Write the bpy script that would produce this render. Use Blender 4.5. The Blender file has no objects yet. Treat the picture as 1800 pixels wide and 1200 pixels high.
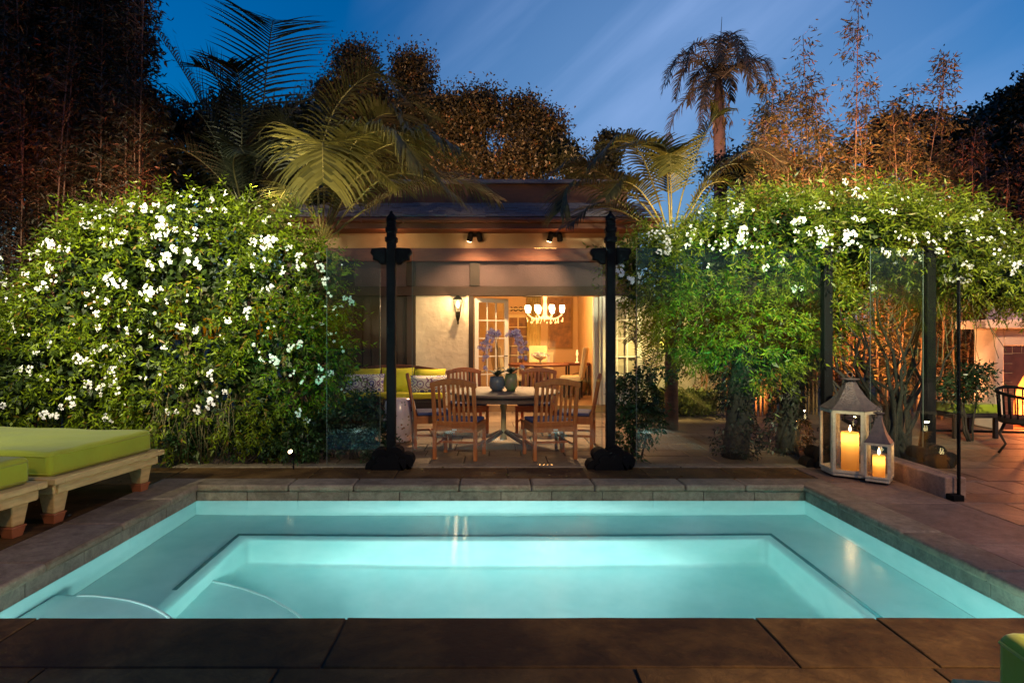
import bpy, bmesh, math, random
import numpy as np
from mathutils import Vector, Matrix
R = math.radians
random.seed(7); rng = np.random.default_rng(7)
S = bpy.context.scene
col = S.collection
F = 1100.0; VX = 860.0; HZ = 589.0; EYE = 1.5
def at(px, py, Y):
    return Vector(((px-VX)*Y/F, Y, EYE-(py-HZ)*Y/F))
def X_(px, Y): return (px-VX)*Y/F
def Z_(py, Y): return EYE-(py-HZ)*Y/F

# ------------------------------------------------------------ materials
def nodes(name):
    m = bpy.data.materials.new(name); m.use_nodes = True
    nt = m.node_tree; b = nt.nodes['Principled BSDF']
    return m, nt, b
def N(nt, t, **kw):
    n = nt.nodes.new(t)
    for k, v in kw.items():
        if hasattr(n, k): setattr(n, k, v)
        else: n.inputs[k].default_value = v
    return n
def rgb(c): return (c[0], c[1], c[2], 1)
def mat(name, c1, c2=None, rough=.6, metal=0, scale=6, bump=0, bscale=30, spec=.5, detail=6, stretch=None, sheen=0):
    m, nt, b = nodes(name)
    L = nt.links.new
    b.inputs['Roughness'].default_value = rough
    b.inputs['Metallic'].default_value = metal
    b.inputs['Specular IOR Level'].default_value = spec
    if sheen: b.inputs['Sheen Weight'].default_value = sheen
    tc = N(nt, 'ShaderNodeTexCoord')
    mp = N(nt, 'ShaderNodeMapping'); L(tc.outputs['Object'], mp.inputs[0])
    if stretch: mp.inputs['Scale'].default_value = stretch
    if c2 is None: c2 = tuple(x*.72 for x in c1)
    no = N(nt, 'ShaderNodeTexNoise'); no.inputs['Scale'].default_value = scale; no.inputs['Detail'].default_value = detail
    no.inputs['Roughness'].default_value = .62
    L(mp.outputs[0], no.inputs['Vector'])
    cr = N(nt, 'ShaderNodeValToRGB'); cr.color_ramp.elements[0].position = .32; cr.color_ramp.elements[1].position = .68
    cr.color_ramp.elements[0].color = rgb(c2); cr.color_ramp.elements[1].color = rgb(c1)
    L(no.outputs['Fac'], cr.inputs[0]); L(cr.outputs[0], b.inputs['Base Color'])
    mr = N(nt, 'ShaderNodeMapRange'); mr.inputs['To Min'].default_value = max(rough-.12, .02); mr.inputs['To Max'].default_value = min(rough+.15, 1)
    L(no.outputs['Fac'], mr.inputs[0]); L(mr.outputs[0], b.inputs['Roughness'])
    if bump:
        n2 = N(nt, 'ShaderNodeTexNoise'); n2.inputs['Scale'].default_value = bscale; n2.inputs['Detail'].default_value = 5
        L(mp.outputs[0], n2.inputs['Vector'])
        bp = N(nt, 'ShaderNodeBump'); bp.inputs['Strength'].default_value = bump; bp.inputs['Distance'].default_value = .02
        L(n2.outputs['Fac'], bp.inputs['Height']); L(bp.outputs[0], b.inputs['Normal'])
    return m
def leafmat(name, dark, light, hue2=None, trans=.35, rough=.45, odd=None):
    m, nt, b = nodes(name); L = nt.links.new
    g = N(nt, 'ShaderNodeNewGeometry')
    cr = N(nt, 'ShaderNodeValToRGB'); e = cr.color_ramp.elements
    e[0].position = 0; e[0].color = rgb(dark); e[1].position = .8; e[1].color = rgb(light)
    if odd:
        x = e.new(.93); x.color = rgb(light); y = e.new(.97); y.color = rgb(odd)
    L(g.outputs['Random Per Island'], cr.inputs[0])
    tc = N(nt, 'ShaderNodeTexCoord')
    no = N(nt, 'ShaderNodeTexNoise'); no.inputs['Scale'].default_value = 1.6; no.inputs['Detail'].default_value = 3
    L(tc.outputs['Object'], no.inputs['Vector'])
    mx = N(nt, 'ShaderNodeMix', data_type='RGBA', blend_type='MULTIPLY'); mx.inputs[0].default_value = .8
    r2 = N(nt, 'ShaderNodeValToRGB'); r2.color_ramp.elements[0].position = .36; r2.color_ramp.elements[1].position = .62
    r2.color_ramp.elements[0].color = rgb(hue2 or (.45, .5, .4)); r2.color_ramp.elements[1].color = (1, 1, 1, 1)
    L(no.outputs['Fac'], r2.inputs[0]); L(cr.outputs[0], mx.inputs[6]); L(r2.outputs[0], mx.inputs[7])
    L(mx.outputs[2], b.inputs['Base Color']); b.inputs['Roughness'].default_value = rough
    b.inputs['Specular IOR Level'].default_value = .35
    tr = N(nt, 'ShaderNodeBsdfTranslucent'); L(mx.outputs[2], tr.inputs[0])
    ms = N(nt, 'ShaderNodeMixShader'); ms.inputs[0].default_value = trans
    L(b.outputs[0], ms.inputs[1]); L(tr.outputs[0], ms.inputs[2])
    L(ms.outputs[0], nt.nodes['Material Output'].inputs[0])
    return m
def emat(name, c, s):
    m, nt, b = nodes(name)
    b.inputs['Base Color'].default_value = rgb(c)
    b.inputs['Emission Color'].default_value = rgb(c); b.inputs['Emission Strength'].default_value = s
    return m
def glassmat(name, tint=(.96, .99, .98), ior=1.5, haze=0.0):
    m, nt, b = nodes(name); L = nt.links.new
    t = N(nt, 'ShaderNodeBsdfTransparent'); t.inputs[0].default_value = rgb(tint)
    g = N(nt, 'ShaderNodeBsdfGlossy'); g.inputs['Roughness'].default_value = .01
    ge = N(nt, 'ShaderNodeNewGeometry'); dp = N(nt, 'ShaderNodeVectorMath', operation='DOT_PRODUCT')
    L(ge.outputs['Normal'], dp.inputs[0]); L(ge.outputs['Incoming'], dp.inputs[1])
    ab = N(nt, 'ShaderNodeMath', operation='ABSOLUTE'); L(dp.outputs['Value'], ab.inputs[0])
    om = N(nt, 'ShaderNodeMath', operation='SUBTRACT'); om.inputs[0].default_value = 1; L(ab.outputs[0], om.inputs[1])
    pw = N(nt, 'ShaderNodeMath', operation='POWER'); L(om.outputs[0], pw.inputs[0]); pw.inputs[1].default_value = 5
    f = N(nt, 'ShaderNodeMath', operation='MULTIPLY_ADD'); L(pw.outputs[0], f.inputs[0]); f.inputs[1].default_value = .9; f.inputs[2].default_value = .03
    ms = N(nt, 'ShaderNodeMixShader'); L(f.outputs[0], ms.inputs[0]); L(t.outputs[0], ms.inputs[1]); L(g.outputs[0], ms.inputs[2])
    o = ms
    if haze:
        d = N(nt, 'ShaderNodeBsdfDiffuse'); d.inputs[0].default_value = (.6, .6, .6, 1)
        m2 = N(nt, 'ShaderNodeMixShader'); L(ms.outputs[0], m2.inputs[1]); L(d.outputs[0], m2.inputs[2])
        tc = N(nt, 'ShaderNodeTexCoord'); no = N(nt, 'ShaderNodeTexNoise'); no.inputs['Scale'].default_value = 2.5; no.inputs['Detail'].default_value = 8
        L(tc.outputs['Object'], no.inputs['Vector'])
        mr = N(nt, 'ShaderNodeMapRange'); mr.inputs['From Min'].default_value = .4; mr.inputs['From Max'].default_value = .75
        mr.inputs['To Max'].default_value = haze; L(no.outputs['Fac'], mr.inputs[0]); L(mr.outputs[0], m2.inputs[0]); o = m2
    L(o.outputs[0], nt.nodes['Material Output'].inputs[0])
    return m
def stonemat(name, c1, c2, c3, rough=.65, bump=.5, sc=1.3):
    m, nt, b = nodes(name); L = nt.links.new; b.inputs['Specular IOR Level'].default_value = .22
    tc = N(nt, 'ShaderNodeTexCoord'); g = N(nt, 'ShaderNodeNewGeometry')
    n1 = N(nt, 'ShaderNodeTexNoise'); n1.inputs['Scale'].default_value = sc; n1.inputs['Detail'].default_value = 8; n1.inputs['Roughness'].default_value = .65; n1.inputs['Distortion'].default_value = .6
    n2 = N(nt, 'ShaderNodeTexNoise'); n2.inputs['Scale'].default_value = 11; n2.inputs['Detail'].default_value = 10; n2.inputs['Roughness'].default_value = .82; n2.inputs['Distortion'].default_value = .4
    L(tc.outputs['Object'], n1.inputs['Vector']); L(tc.outputs['Object'], n2.inputs['Vector'])
    ad = N(nt, 'ShaderNodeMath', operation='MULTIPLY_ADD'); ad.inputs[1].default_value = .28; L(g.outputs['Random Per Island'], ad.inputs[0]); 
    sb = N(nt, 'ShaderNodeMath', operation='SUBTRACT'); L(n1.outputs['Fac'], sb.inputs[0]); sb.inputs[1].default_value = .14; L(sb.outputs[0], ad.inputs[2])
    cr = N(nt, 'ShaderNodeValToRGB'); e = cr.color_ramp.elements
    e[0].position = .3; e[0].color = rgb(c1); e[1].position = .7; e[1].color = rgb(c3); k = e.new(.5); k.color = rgb(c2)
    L(ad.outputs[0], cr.inputs[0])
    mx = N(nt, 'ShaderNodeMix', data_type='RGBA', blend_type='MULTIPLY'); mx.inputs[0].default_value = .6
    r2 = N(nt, 'ShaderNodeValToRGB'); r2.color_ramp.elements[0].position = .38; r2.color_ramp.elements[1].position = .60
    r2.color_ramp.elements[0].color = (.22, .20, .19, 1)
    L(n2.outputs['Fac'], r2.inputs[0]); L(cr.outputs[0], mx.inputs[6]); L(r2.outputs[0], mx.inputs[7]); L(mx.outputs[2], b.inputs['Base Color'])
    mr = N(nt, 'ShaderNodeMapRange'); mr.inputs['To Min'].default_value = rough-.2; mr.inputs['To Max'].default_value = rough+.25
    L(n2.outputs['Fac'], mr.inputs[0]); L(mr.outputs[0], b.inputs['Roughness'])
    bp = N(nt, 'ShaderNodeBump'); bp.inputs['Strength'].default_value = bump; bp.inputs['Distance'].default_value = .012
    a2 = N(nt, 'ShaderNodeMath', operation='ADD'); L(n1.outputs['Fac'], a2.inputs[0]); L(n2.outputs['Fac'], a2.inputs[1])
    L(a2.outputs[0], bp.inputs['Height']); L(bp.outputs[0], b.inputs['Normal'])
    return m

M = {}
M['deck'] = stonemat('deck_stone', (.040, .018, .006), (.105, .052, .014), (.21, .115, .036), bump=.9, sc=1.8)
M['deckdark'] = mat('joint_dirt', (.02, .016, .012), rough=.9)
M['coping'] = stonemat('coping_stone', (.20, .15, .095), (.28, .22, .145), (.34, .275, .185), bump=.25, sc=2.5)
M['band'] = stonemat('band_stone', (.22, .19, .135), (.29, .25, .18), (.34, .30, .21), bump=.25, sc=2)
M['patio'] = stonemat('patio_slate', (.14, .085, .055), (.22, .145, .095), (.30, .21, .145), rough=.5, bump=.9)
M['sidedeck'] = stonemat('side_stone', (.16, .105, .075), (.23, .155, .115), (.30, .21, .155), bump=.5)
M['kerb'] = stonemat('kerb_stone', (.30, .19, .13), (.38, .25, .18), (.42, .29, .21), bump=.4)
M['plaster'] = mat('pool_plaster', (.50, .78, .76), (.36, .67, .66), rough=.7, scale=2.2)
M['nosing'] = mat('white_nosing', (.72, .86, .84), (.65, .80, .78), rough=.5)
M['pooltile'] = mat('pool_tile', (.05, .22, .24), rough=.4)
M['iron'] = mat('black_iron', (.006, .006, .007), rough=.7, metal=0, bump=.25, bscale=60, spec=.08)
M['ironm'] = mat('aged_metal', (.12, .085, .08), (.06, .045, .05), rough=.5, metal=.3, bump=.7, bscale=70, scale=20)
M['lframe'] = mat('lantern_frame', (.66, .58, .40), (.42, .35, .23), rough=.5, metal=0, scale=25, bump=.2)
M['wood'] = mat('pale_teak', (.66, .48, .19), (.48, .33, .12), rough=.6, scale=3, stretch=(12, 2, 12), bump=.2)
M['foot'] = mat('red_wood', (.36, .12, .045), (.25, .08, .03), rough=.5, scale=6)
M['teak'] = mat('red_teak', (.56, .165, .036), (.40, .105, .025), rough=.45, scale=4, stretch=(10, 10, 1.5), bump=.15)
M['teakgrey'] = mat('grey_teak', (.22, .13, .10), (.15, .09, .065), rough=.55, scale=4, stretch=(1.5, 12, 8), bump=.2)
M['darkwood'] = mat('dark_timber', (.022, .008, .004), (.012, .005, .003), rough=.6, scale=3, stretch=(1, 6, 6), bump=.4)
M['beam'] = mat('beam_timber', (.034, .009, .004), (.018, .005, .002), rough=.55, scale=3, stretch=(1, 6, 6), bump=.6)
M['lime'] = mat('lime_fabric', (.36, .40, .012), (.29, .34, .010), rough=.85, scale=2.5, bump=.25, bscale=8, sheen=.2)
M['yellow'] = mat('yellow_fabric', (.62, .58, .03), (.52, .48, .03), rough=.85, scale=3, bump=.2, bscale=9)
M['blue'] = mat('blue_fabric', (.06, .07, .19), (.045, .05, .14), rough=.85, bump=.2)
M['stucco'] = mat('cream_stucco', (.62, .53, .42), (.50, .42, .33), rough=.85, scale=3, bump=.8, bscale=9)
M['stucco2'] = mat('eave_stucco', (.50, .33, .20), (.42, .27, .16), rough=.85, scale=2, bump=.3)
M['mauve'] = mat('mauve_stucco', (.095, .060, .066), (.072, .045, .05), rough=.85, scale=3, bump=.4)
M['fascia'] = mat('fascia_timber', (.17, .05, .022), (.10, .028, .012), rough=.6, scale=3, stretch=(1, 6, 6), bump=.3)
M['roof'] = mat('roof_shingle', (.20, .16, .19), (.13, .10, .13), rough=.7, scale=14, stretch=(1, 3, 3), bump=.5)
M['white'] = mat('white_paint', (.78, .72, .64), (.70, .64, .56), rough=.4)
M['inwall'] = mat('room_wall', (.66, .46, .25), (.60, .40, .21), rough=.8, scale=1.2)
M['infloor'] = mat('room_floor', (.36, .21, .10), (.26, .14, .06), rough=.35, scale=4, stretch=(1, 8, 1))
M['cream'] = mat('cream_cloth', (.78, .66, .38), (.70, .57, .32), rough=.85)
M['fire'] = mat('fireplace_stucco', (.66, .57, .46), (.58, .49, .40), rough=.85, bump=.35, bscale=8)
M['hood'] = mat('chimney_stucco', (.36, .31, .42), (.30, .26, .36), rough=.85, bump=.3, bscale=6)
M['tile'] = mat('dark_tile', (.09, .035, .03), (.06, .022, .02), rough=.4, scale=8)
M['firebrick'] = mat('firebrick', (.55, .24, .10), (.42, .16, .06), rough=.9, scale=7, bump=.5)
M['glass'] = glassmat('screen_glass', (.95, .98, .965), 1.5, .0025)
M['pane'] = glassmat('pane_glass', (.95, .95, .93), 1.5)
M['bark'] = mat('dark_bark', (.055, .04, .028), (.03, .022, .016), rough=.85, bump=.9, bscale=22, scale=10)
M['palmtrunk'] = mat('palm_bark', (.20, .13, .09), (.11, .07, .05), rough=.85, bump=1, bscale=14, stretch=(1, 1, 6))
M['stemgreen'] = mat('vine_stem', (.15, .12, .05), (.09, .075, .035), rough=.7)
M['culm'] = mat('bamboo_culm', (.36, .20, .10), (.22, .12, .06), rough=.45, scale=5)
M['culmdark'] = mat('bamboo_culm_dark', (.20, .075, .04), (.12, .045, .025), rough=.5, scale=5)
M['vine'] = leafmat('vine_leaf', (.045, .080, .004), (.23, .30, .010), odd=(.26, .14, .03))
M['vine2'] = leafmat('vine_leaf_light', (.065, .11, .005), (.30, .34, .024), odd=(.30, .26, .08))
M['vinein'] = leafmat('inner_leaf', (.012, .028, .006), (.045, .07, .014), trans=.15)  # darker leaf copy, shade inside the foliage put into the colour
M['petal'] = mat('white_petal', (.86, .84, .86), (.80, .76, .82), rough=.6, scale=40)
M['shrub'] = leafmat('shrub_leaf', (.010, .030, .014), (.045, .085, .035), trans=.2, rough=.35)
M['shrub2'] = leafmat('ficus_leaf', (.015, .038, .012), (.05, .11, .03), trans=.2, rough=.35)
M['ground'] = leafmat('groundcover_leaf', (.10, .12, .02), (.32, .34, .08), trans=.3)
M['oak'] = leafmat('oak_leaf', (.030, .028, .012), (.08, .062, .026), trans=.2, odd=(.20, .09, .04))
M['oakdark'] = leafmat('dark_tree_leaf', (.012, .016, .008), (.03, .034, .014), trans=.15)
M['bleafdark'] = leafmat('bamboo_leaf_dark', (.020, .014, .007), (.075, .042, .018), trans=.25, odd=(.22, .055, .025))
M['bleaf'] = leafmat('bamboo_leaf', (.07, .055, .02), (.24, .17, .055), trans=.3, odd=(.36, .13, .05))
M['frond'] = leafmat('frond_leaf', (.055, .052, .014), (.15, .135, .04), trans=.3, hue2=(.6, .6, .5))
M['fronddark'] = leafmat('frond_leaf_dark', (.010, .014, .010), (.03, .034, .02), trans=.2)  # dark copy of the frond leaf, unlit silhouette put into the colour
M['queen'] = leafmat('queen_palm_leaf', (.05, .05, .035), (.15, .13, .085), trans=.2, odd=(.25, .14, .09))
M['rachis'] = mat('rachis', (.22, .18, .06), (.15, .12, .04), rough=.5)
M['rachisdark'] = mat('rachis_dark', (.06, .055, .02), (.04, .035, .015), rough=.5)
M['orchid'] = leafmat('orchid_petal', (.30, .22, .58), (.78, .70, .92), hue2=(.9, .9, .9), trans=.3)
M['potblue'] = mat('blue_glaze', (.10, .17, .27), (.22, .18, .14), rough=.25, scale=9)
M['potgreen'] = mat('green_glaze', (.14, .36, .10), (.42, .26, .18), rough=.25, scale=9)
M['rock'] = mat('dark_rock', (.025, .023, .021), (.014, .013, .012), rough=.7, bump=.8, bscale=12)
M['art'] = mat('brown_painting', (.36, .17, .07), (.10, .05, .03), rough=.6, scale=7)
M['gold'] = mat('gilt_frame', (.30, .16, .05), rough=.4, metal=.4)
M['shade'] = emat('lamp_glow', (1, .80, .48), 14)
M['flame'] = emat('flame', (1, .78, .36), 16)
M['ember'] = emat('fire_glow', (1, .25, .04), 7)
M['spotglow'] = emat('spot_bulb', (1, .72, .38), 14)
M['crystal'] = emat('glowing_crystal', (1, .68, .30), 1.4)  # glow put into the crystal, which is no lamp itself
M['log'] = mat('charred_log', (.05, .03, .02), rough=.9, bump=.8)
M['soil'] = mat('soil', (.03, .022, .015), rough=.95, bump=1, bscale=20)
M['basket'] = mat('wicker', (.36, .22, .11), (.2, .11, .05), rough=.8, scale=30, bump=.8)
M['gravel'] = mat('gravel', (.3, .27, .22), rough=.9)
def wax():
    m, nt, b = nodes('candle_wax'); L = nt.links.new
    b.inputs['Base Color'].default_value = (.85, .55, .18, 1); b.inputs['Roughness'].default_value = .5
    tr = N(nt, 'ShaderNodeBsdfTranslucent'); tr.inputs[0].default_value = (1, .60, .18, 1)
    ms = N(nt, 'ShaderNodeMixShader'); ms.inputs[0].default_value = .6
    L(b.outputs[0], ms.inputs[1]); L(tr.outputs[0], ms.inputs[2]); L(ms.outputs[0], nt.nodes['Material Output'].inputs[0])
    return m
M['wax'] = wax()
def watermat():
    m, nt, b = nodes('pool_water'); L = nt.links.new
    g = N(nt, 'ShaderNodeBsdfRefraction'); g.inputs['IOR'].default_value = 1.33; g.inputs['Roughness'].default_value = .03
    gs = N(nt, 'ShaderNodeBsdfGlossy'); gs.inputs['Roughness'].default_value = .22; gs.inputs[0].default_value = (1, 1, 1, 1)
    fr = N(nt, 'ShaderNodeFresnel'); fr.inputs['IOR'].default_value = 1.33; ms = N(nt, 'ShaderNodeMixShader')
    L(fr.outputs[0], ms.inputs[0]); L(g.outputs[0], ms.inputs[1]); L(gs.outputs[0], ms.inputs[2])
    g.inputs[0].default_value = (.93, 1, .985, 1)
    tc = N(nt, 'ShaderNodeTexCoord'); no = N(nt, 'ShaderNodeTexNoise'); no.inputs['Scale'].default_value = 3.2; no.inputs['Detail'].default_value = 2
    L(tc.outputs['Object'], no.inputs['Vector'])
    bp = N(nt, 'ShaderNodeBump'); bp.inputs['Strength'].default_value = .12; bp.inputs['Distance'].default_value = .02
    L(no.outputs['Fac'], bp.inputs['Height']); L(bp.outputs[0], g.inputs['Normal']); L(bp.outputs[0], gs.inputs['Normal'])
    L(ms.outputs[0], nt.nodes['Material Output'].inputs[0])
    return m
M['water'] = watermat()
def paisley():
    m, nt, b = nodes('printed_fabric'); L = nt.links.new
    tc = N(nt, 'ShaderNodeTexCoord')
    v = N(nt, 'ShaderNodeTexVoronoi'); v.inputs['Scale'].default_value = 7; v.inputs['Randomness'].default_value = .35
    L(tc.outputs['Object'], v.inputs['Vector'])
    cr = N(nt, 'ShaderNodeValToRGB'); e = cr.color_ramp.elements; cr.color_ramp.interpolation = 'CONSTANT'
    e[0].position = 0; e[0].color = (.12, .10, .35, 1); e[1].position = .14; e[1].color = (.85, .82, .72, 1)
    for p, c in ((.26, (.16, .14, .42, 1)), (.38, (.85, .82, .72, 1)), (.52, (.24, .10, .22, 1)), (.6, (.85, .82, .72, 1))):
        k = e.new(p); k.color = c
    L(v.outputs['Distance'], cr.inputs[0]); L(cr.outputs[0], b.inputs['Base Color']); b.inputs['Roughness'].default_value = .85
    return m
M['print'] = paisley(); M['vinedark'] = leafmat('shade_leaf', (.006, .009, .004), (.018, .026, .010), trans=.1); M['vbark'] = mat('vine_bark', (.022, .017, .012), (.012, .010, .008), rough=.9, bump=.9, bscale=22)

# ------------------------------------------------------------ mesh builder
class MB:
    def __init__(s): s.v = []; s.f = []
    def add(s, vs, fs, mtx=None):
        o = len(s.v)
        for p in vs:
            p = Vector(p)
            s.v.append(tuple(mtx @ p) if mtx is not None else tuple(p))
        s.f += [tuple(i+o for i in f) for f in fs]; return s
    def box(s, x0, x1, y0, y1, z0, z1, mtx=None):
        vs = [(x0,y0,z0),(x1,y0,z0),(x1,y1,z0),(x0,y1,z0),(x0,y0,z1),(x1,y0,z1),(x1,y1,z1),(x0,y1,z1)]
        return s.add(vs, [(0,3,2,1),(4,5,6,7),(0,1,5,4),(1,2,6,5),(2,3,7,6),(3,0,4,7)], mtx)
    def frustum(s, c0, w0, c1, w1, mtx=None, d0=None, d1=None):
        d0 = w0 if d0 is None else d0; d1 = w1 if d1 is None else d1
        vs = []
        for c, w, d in ((c0, w0, d0), (c1, w1, d1)):
            for a, b in ((-1,-1),(1,-1),(1,1),(-1,1)): vs.append((c[0]+a*w/2, c[1]+b*d/2, c[2]))
        return s.add(vs, [(0,3,2,1),(4,5,6,7),(0,1,5,4),(1,2,6,5),(2,3,7,6),(3,0,4,7)], mtx)
    def tube(s, pts, rad, n=6, mtx=None, caps=True):
        pts = [Vector(p) for p in pts]; k = len(pts)
        if not hasattr(rad, '__len__'): rad = [rad]*k
        vs = []; fs = []; u = None
        for i, p in enumerate(pts):
            t = (pts[min(i+1, k-1)]-pts[max(i-1, 0)])
            if t.length < 1e-9: t = Vector((0,0,1))
            t.normalize()
            if u is None:
                u = t.cross(Vector((0,0,1)) if abs(t.z) < .9 else Vector((1,0,0))).normalized()
            else:
                u = (u - t*u.dot(t)).normalized()
            w = t.cross(u)
            for j in range(n):
                a = 2*math.pi*j/n; vs.append(p+(u*math.cos(a)+w*math.sin(a))*rad[i])
        for i in range(k-1):
            for j in range(n):
                fs.append((i*n+j, i*n+(j+1)%n, (i+1)*n+(j+1)%n, (i+1)*n+j))
        if caps: fs.append(tuple(range(n-1, -1, -1))); fs.append(tuple((k-1)*n+j for j in range(n)))
        return s.add(vs, fs, mtx)
    def lathe(s, prof, n=24, c=(0,0,0), mtx=None, sq=1, rot=0):
        vs = []; fs = []
        for r, z in prof:
            for j in range(n):
                a = 2*math.pi*j/n+rot; vs.append((c[0]+r*math.cos(a), c[1]+r*math.sin(a)*sq, c[2]+z))
        k = len(prof)
        for i in range(k-1):
            for j in range(n): fs.append((i*n+j, i*n+(j+1)%n, (i+1)*n+(j+1)%n, (i+1)*n+j))
        fs.append(tuple(range(n-1, -1, -1))); fs.append(tuple((k-1)*n+j for j in range(n)))
        return s.add(vs, fs, mtx)
    def prism(s, outline, y0, y1, mtx=None):      # outline in x,z
        n = len(outline); vs = [(x, y0, z) for x, z in outline]+[(x, y1, z) for x, z in outline]
        fs = [tuple(range(n)), tuple(range(2*n-1, n-1, -1))]+[(i, i+n, (i+1)%n+n, (i+1)%n) for i in range(n)]
        return s.add(vs, fs, mtx)
    def quad(s, a, b, c, d): return s.add([a,b,c,d], [(0,1,2,3)])
    def build(s, name, m, parent=None, smooth=False, bevel=0, seg=2, sub=0):
        me = bpy.data.meshes.new(name); off = wloc(parent)
        vs = [(x-off[0], y-off[1], z-off[2]) for x, y, z in s.v]
        me.from_pydata(vs, [], s.f); me.validate(); me.update()
        bm = bmesh.new(); bm.from_mesh(me); bmesh.ops.recalc_face_normals(bm, faces=bm.faces); bm.to_mesh(me); bm.free()
        return link(name, me, m, parent, smooth, bevel, seg, sub)
def wloc(p):
    v = Vector((0,0,0))
    while p is not None: v = v+p.location; p = p.parent
    return v
def link(name, me, m, parent, smooth=False, bevel=0, seg=2, sub=0):
    o = bpy.data.objects.new(name, me); col.objects.link(o)
    if m is not None: me.materials.append(m)
    if parent is not None: o.parent = parent
    if smooth:
        for p in me.polygons: p.use_smooth = True
    if bevel:
        b = o.modifiers.new('Bevel', 'BEVEL'); b.width = bevel; b.segments = seg; b.limit_method = 'ANGLE'; b.angle_limit = R(35)
        for p in me.polygons: p.use_smooth = True
        me.set_sharp_from_angle(angle=R(40)) if hasattr(me, 'set_sharp_from_angle') else None
    if sub:
        q = o.modifiers.new('Sub', 'SUBSURF'); q.levels = sub; q.render_levels = sub
    return o
def thing(name, label, cat, loc=(0,0,0), group=None):
    o = bpy.data.objects.new(name, None); col.objects.link(o); o.location = loc; o.empty_display_size = .1
    return tag(o, label, cat, group)
def tag(o, label, cat, group=None):
    o['label'] = label; o['category'] = cat
    if group: o['group'] = group
    return o
def struct(o, kind='structure'): o['kind'] = kind; return o
def copy_tree(o, parent=None):
    c = o.copy(); col.objects.link(c)
    if parent is not None: c.parent = parent
    for ch in list(o.children): copy_tree(ch, c)
    return c
def place(o, loc, rz=0, label=None):
    o.location = loc; o.rotation_euler = (0, 0, rz)
    if label: o['label'] = label
    return o

# raw (numpy) meshes for foliage --------------------------------------------
def rawmesh(name, V, nper, m, parent):
    """V: (n*nper,3); each nper verts one face"""
    off = np.array(wloc(parent)); V = V-off
    n = len(V)//nper
    me = bpy.data.meshes.new(name)
    me.vertices.add(len(V)); me.vertices.foreach_set('co', V.astype(np.float32).ravel())
    me.loops.add(len(V)); me.loops.foreach_set('vertex_index', np.arange(len(V), dtype=np.int32))
    me.polygons.add(n); me.polygons.foreach_set('loop_start', np.arange(0, len(V), nper, dtype=np.int32))
    me.update(calc_edges=True); me.validate()
    return link(name, me, m, parent)
def unit(a): return a/np.maximum(np.linalg.norm(a, axis=-1, keepdims=True), 1e-9)
def leaves(P, D, ln, wd, fold=.25):
    """quads: base, side, tip, side"""
    n = len(P); D = unit(D)
    r = unit(rng.normal(size=(n, 3))); s = unit(np.cross(D, r)); nn = np.cross(s, D)
    ln = np.broadcast_to(ln, (n,))[:, None]; wd = np.broadcast_to(wd, (n,))[:, None]
    b = P; t = P+D*ln-nn*ln*.12
    m = P+D*ln*.42+nn*ln*fold*.25
    V = np.stack([b, m+s*wd*.5, t, m-s*wd*.5], 1)
    return V.reshape(-1, 3)
def twigs(B, D, L, K, ln, wd, droop=.3, jl=.3):
    """leaves set along twigs starting at B in direction D"""
    n = len(B); D = unit(D); ps = []; ds = []
    ref = unit(rng.normal(size=(n, 3))); u = unit(np.cross(D, ref)); w = np.cross(D, u)
    L = np.broadcast_to(L, (n,))[:, None]
    for k in range(K):
        t = (k+.5+rng.uniform(-.3, .3, (n, 1)))/K
        p = B+D*L*t; p[:, 2:3] -= droop*(L*t)**2
        a = k*2.4+rng.uniform(-.5, .5, (n, 1))
        side = u*np.cos(a)+w*np.sin(a)
        d = D*(.45+.5*t)+side*.8; d[:, 2:3] -= .25+droop*.5*t
        ps.append(p); ds.append(d)
    P = np.concatenate(ps); Dd = np.concatenate(ds); m = len(P)
    return leaves(P, Dd, ln*rng.uniform(1-jl, 1+jl, m), wd*rng.uniform(1-jl, 1+jl, m))
def shell(ells, n, r0=.8, r1=1.05, cut=.78, gap=None, front=None):
    """points near the surface of a union of ellipsoids (c, r); returns P, normal"""
    C = np.array([e[0] for e in ells], float); Rr = np.array([e[1] for e in ells], float)
    ar = Rr[:, 0]*Rr[:, 2]+Rr[:, 1]*Rr[:, 2]+Rr[:, 0]*Rr[:, 1]
    P = []; Nn = []; got = 0
    while got < n:
        k = 20000
        i = rng.choice(len(ells), k, p=ar/ar.sum())
        d = unit(rng.normal(size=(k, 3))); rr = rng.uniform(r0, r1, (k, 1))
        # lumpy surface
        p = C[i]+d*Rr[i]*rr
        lump = .10*np.sin(p[:, 0]*3.1+1.3*p[:, 2])+.08*np.sin(p[:, 2]*4.3+p[:, 1]*3.3+2*p[:, 0])+.05*np.sin(p[:, 0]*9+p[:, 2]*7)
        p = C[i]+d*Rr[i]*(rr+lump[:, None]*.8)
        ok = np.ones(k, bool)
        for j in range(len(ells)):
            q = np.linalg.norm((p-C[j])/Rr[j], axis=1); ok &= (q > cut) | (i == j)
        if front is not None: ok &= (d[:, 1] < front)
        ok &= p[:, 2] > .03
        if gap:
            g = np.sin(p[:, 0]*gap*2.3+np.sin(p[:, 2]*gap*1.7)*2)+np.sin(p[:, 2]*gap*2.9+p[:, 1]*gap+1)+.8*np.sin(p[:, 0]*gap*5.1-p[:, 2]*gap*4.3)
            ok &= g > rng.uniform(-1.9, -.2, k)
        P.append(p[ok]); Nn.append(unit((d/Rr[i])[ok])); got += ok.sum()
    P = np.concatenate(P)[:n]; Nn = np.concatenate(Nn)[:n]
    return P, Nn
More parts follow.
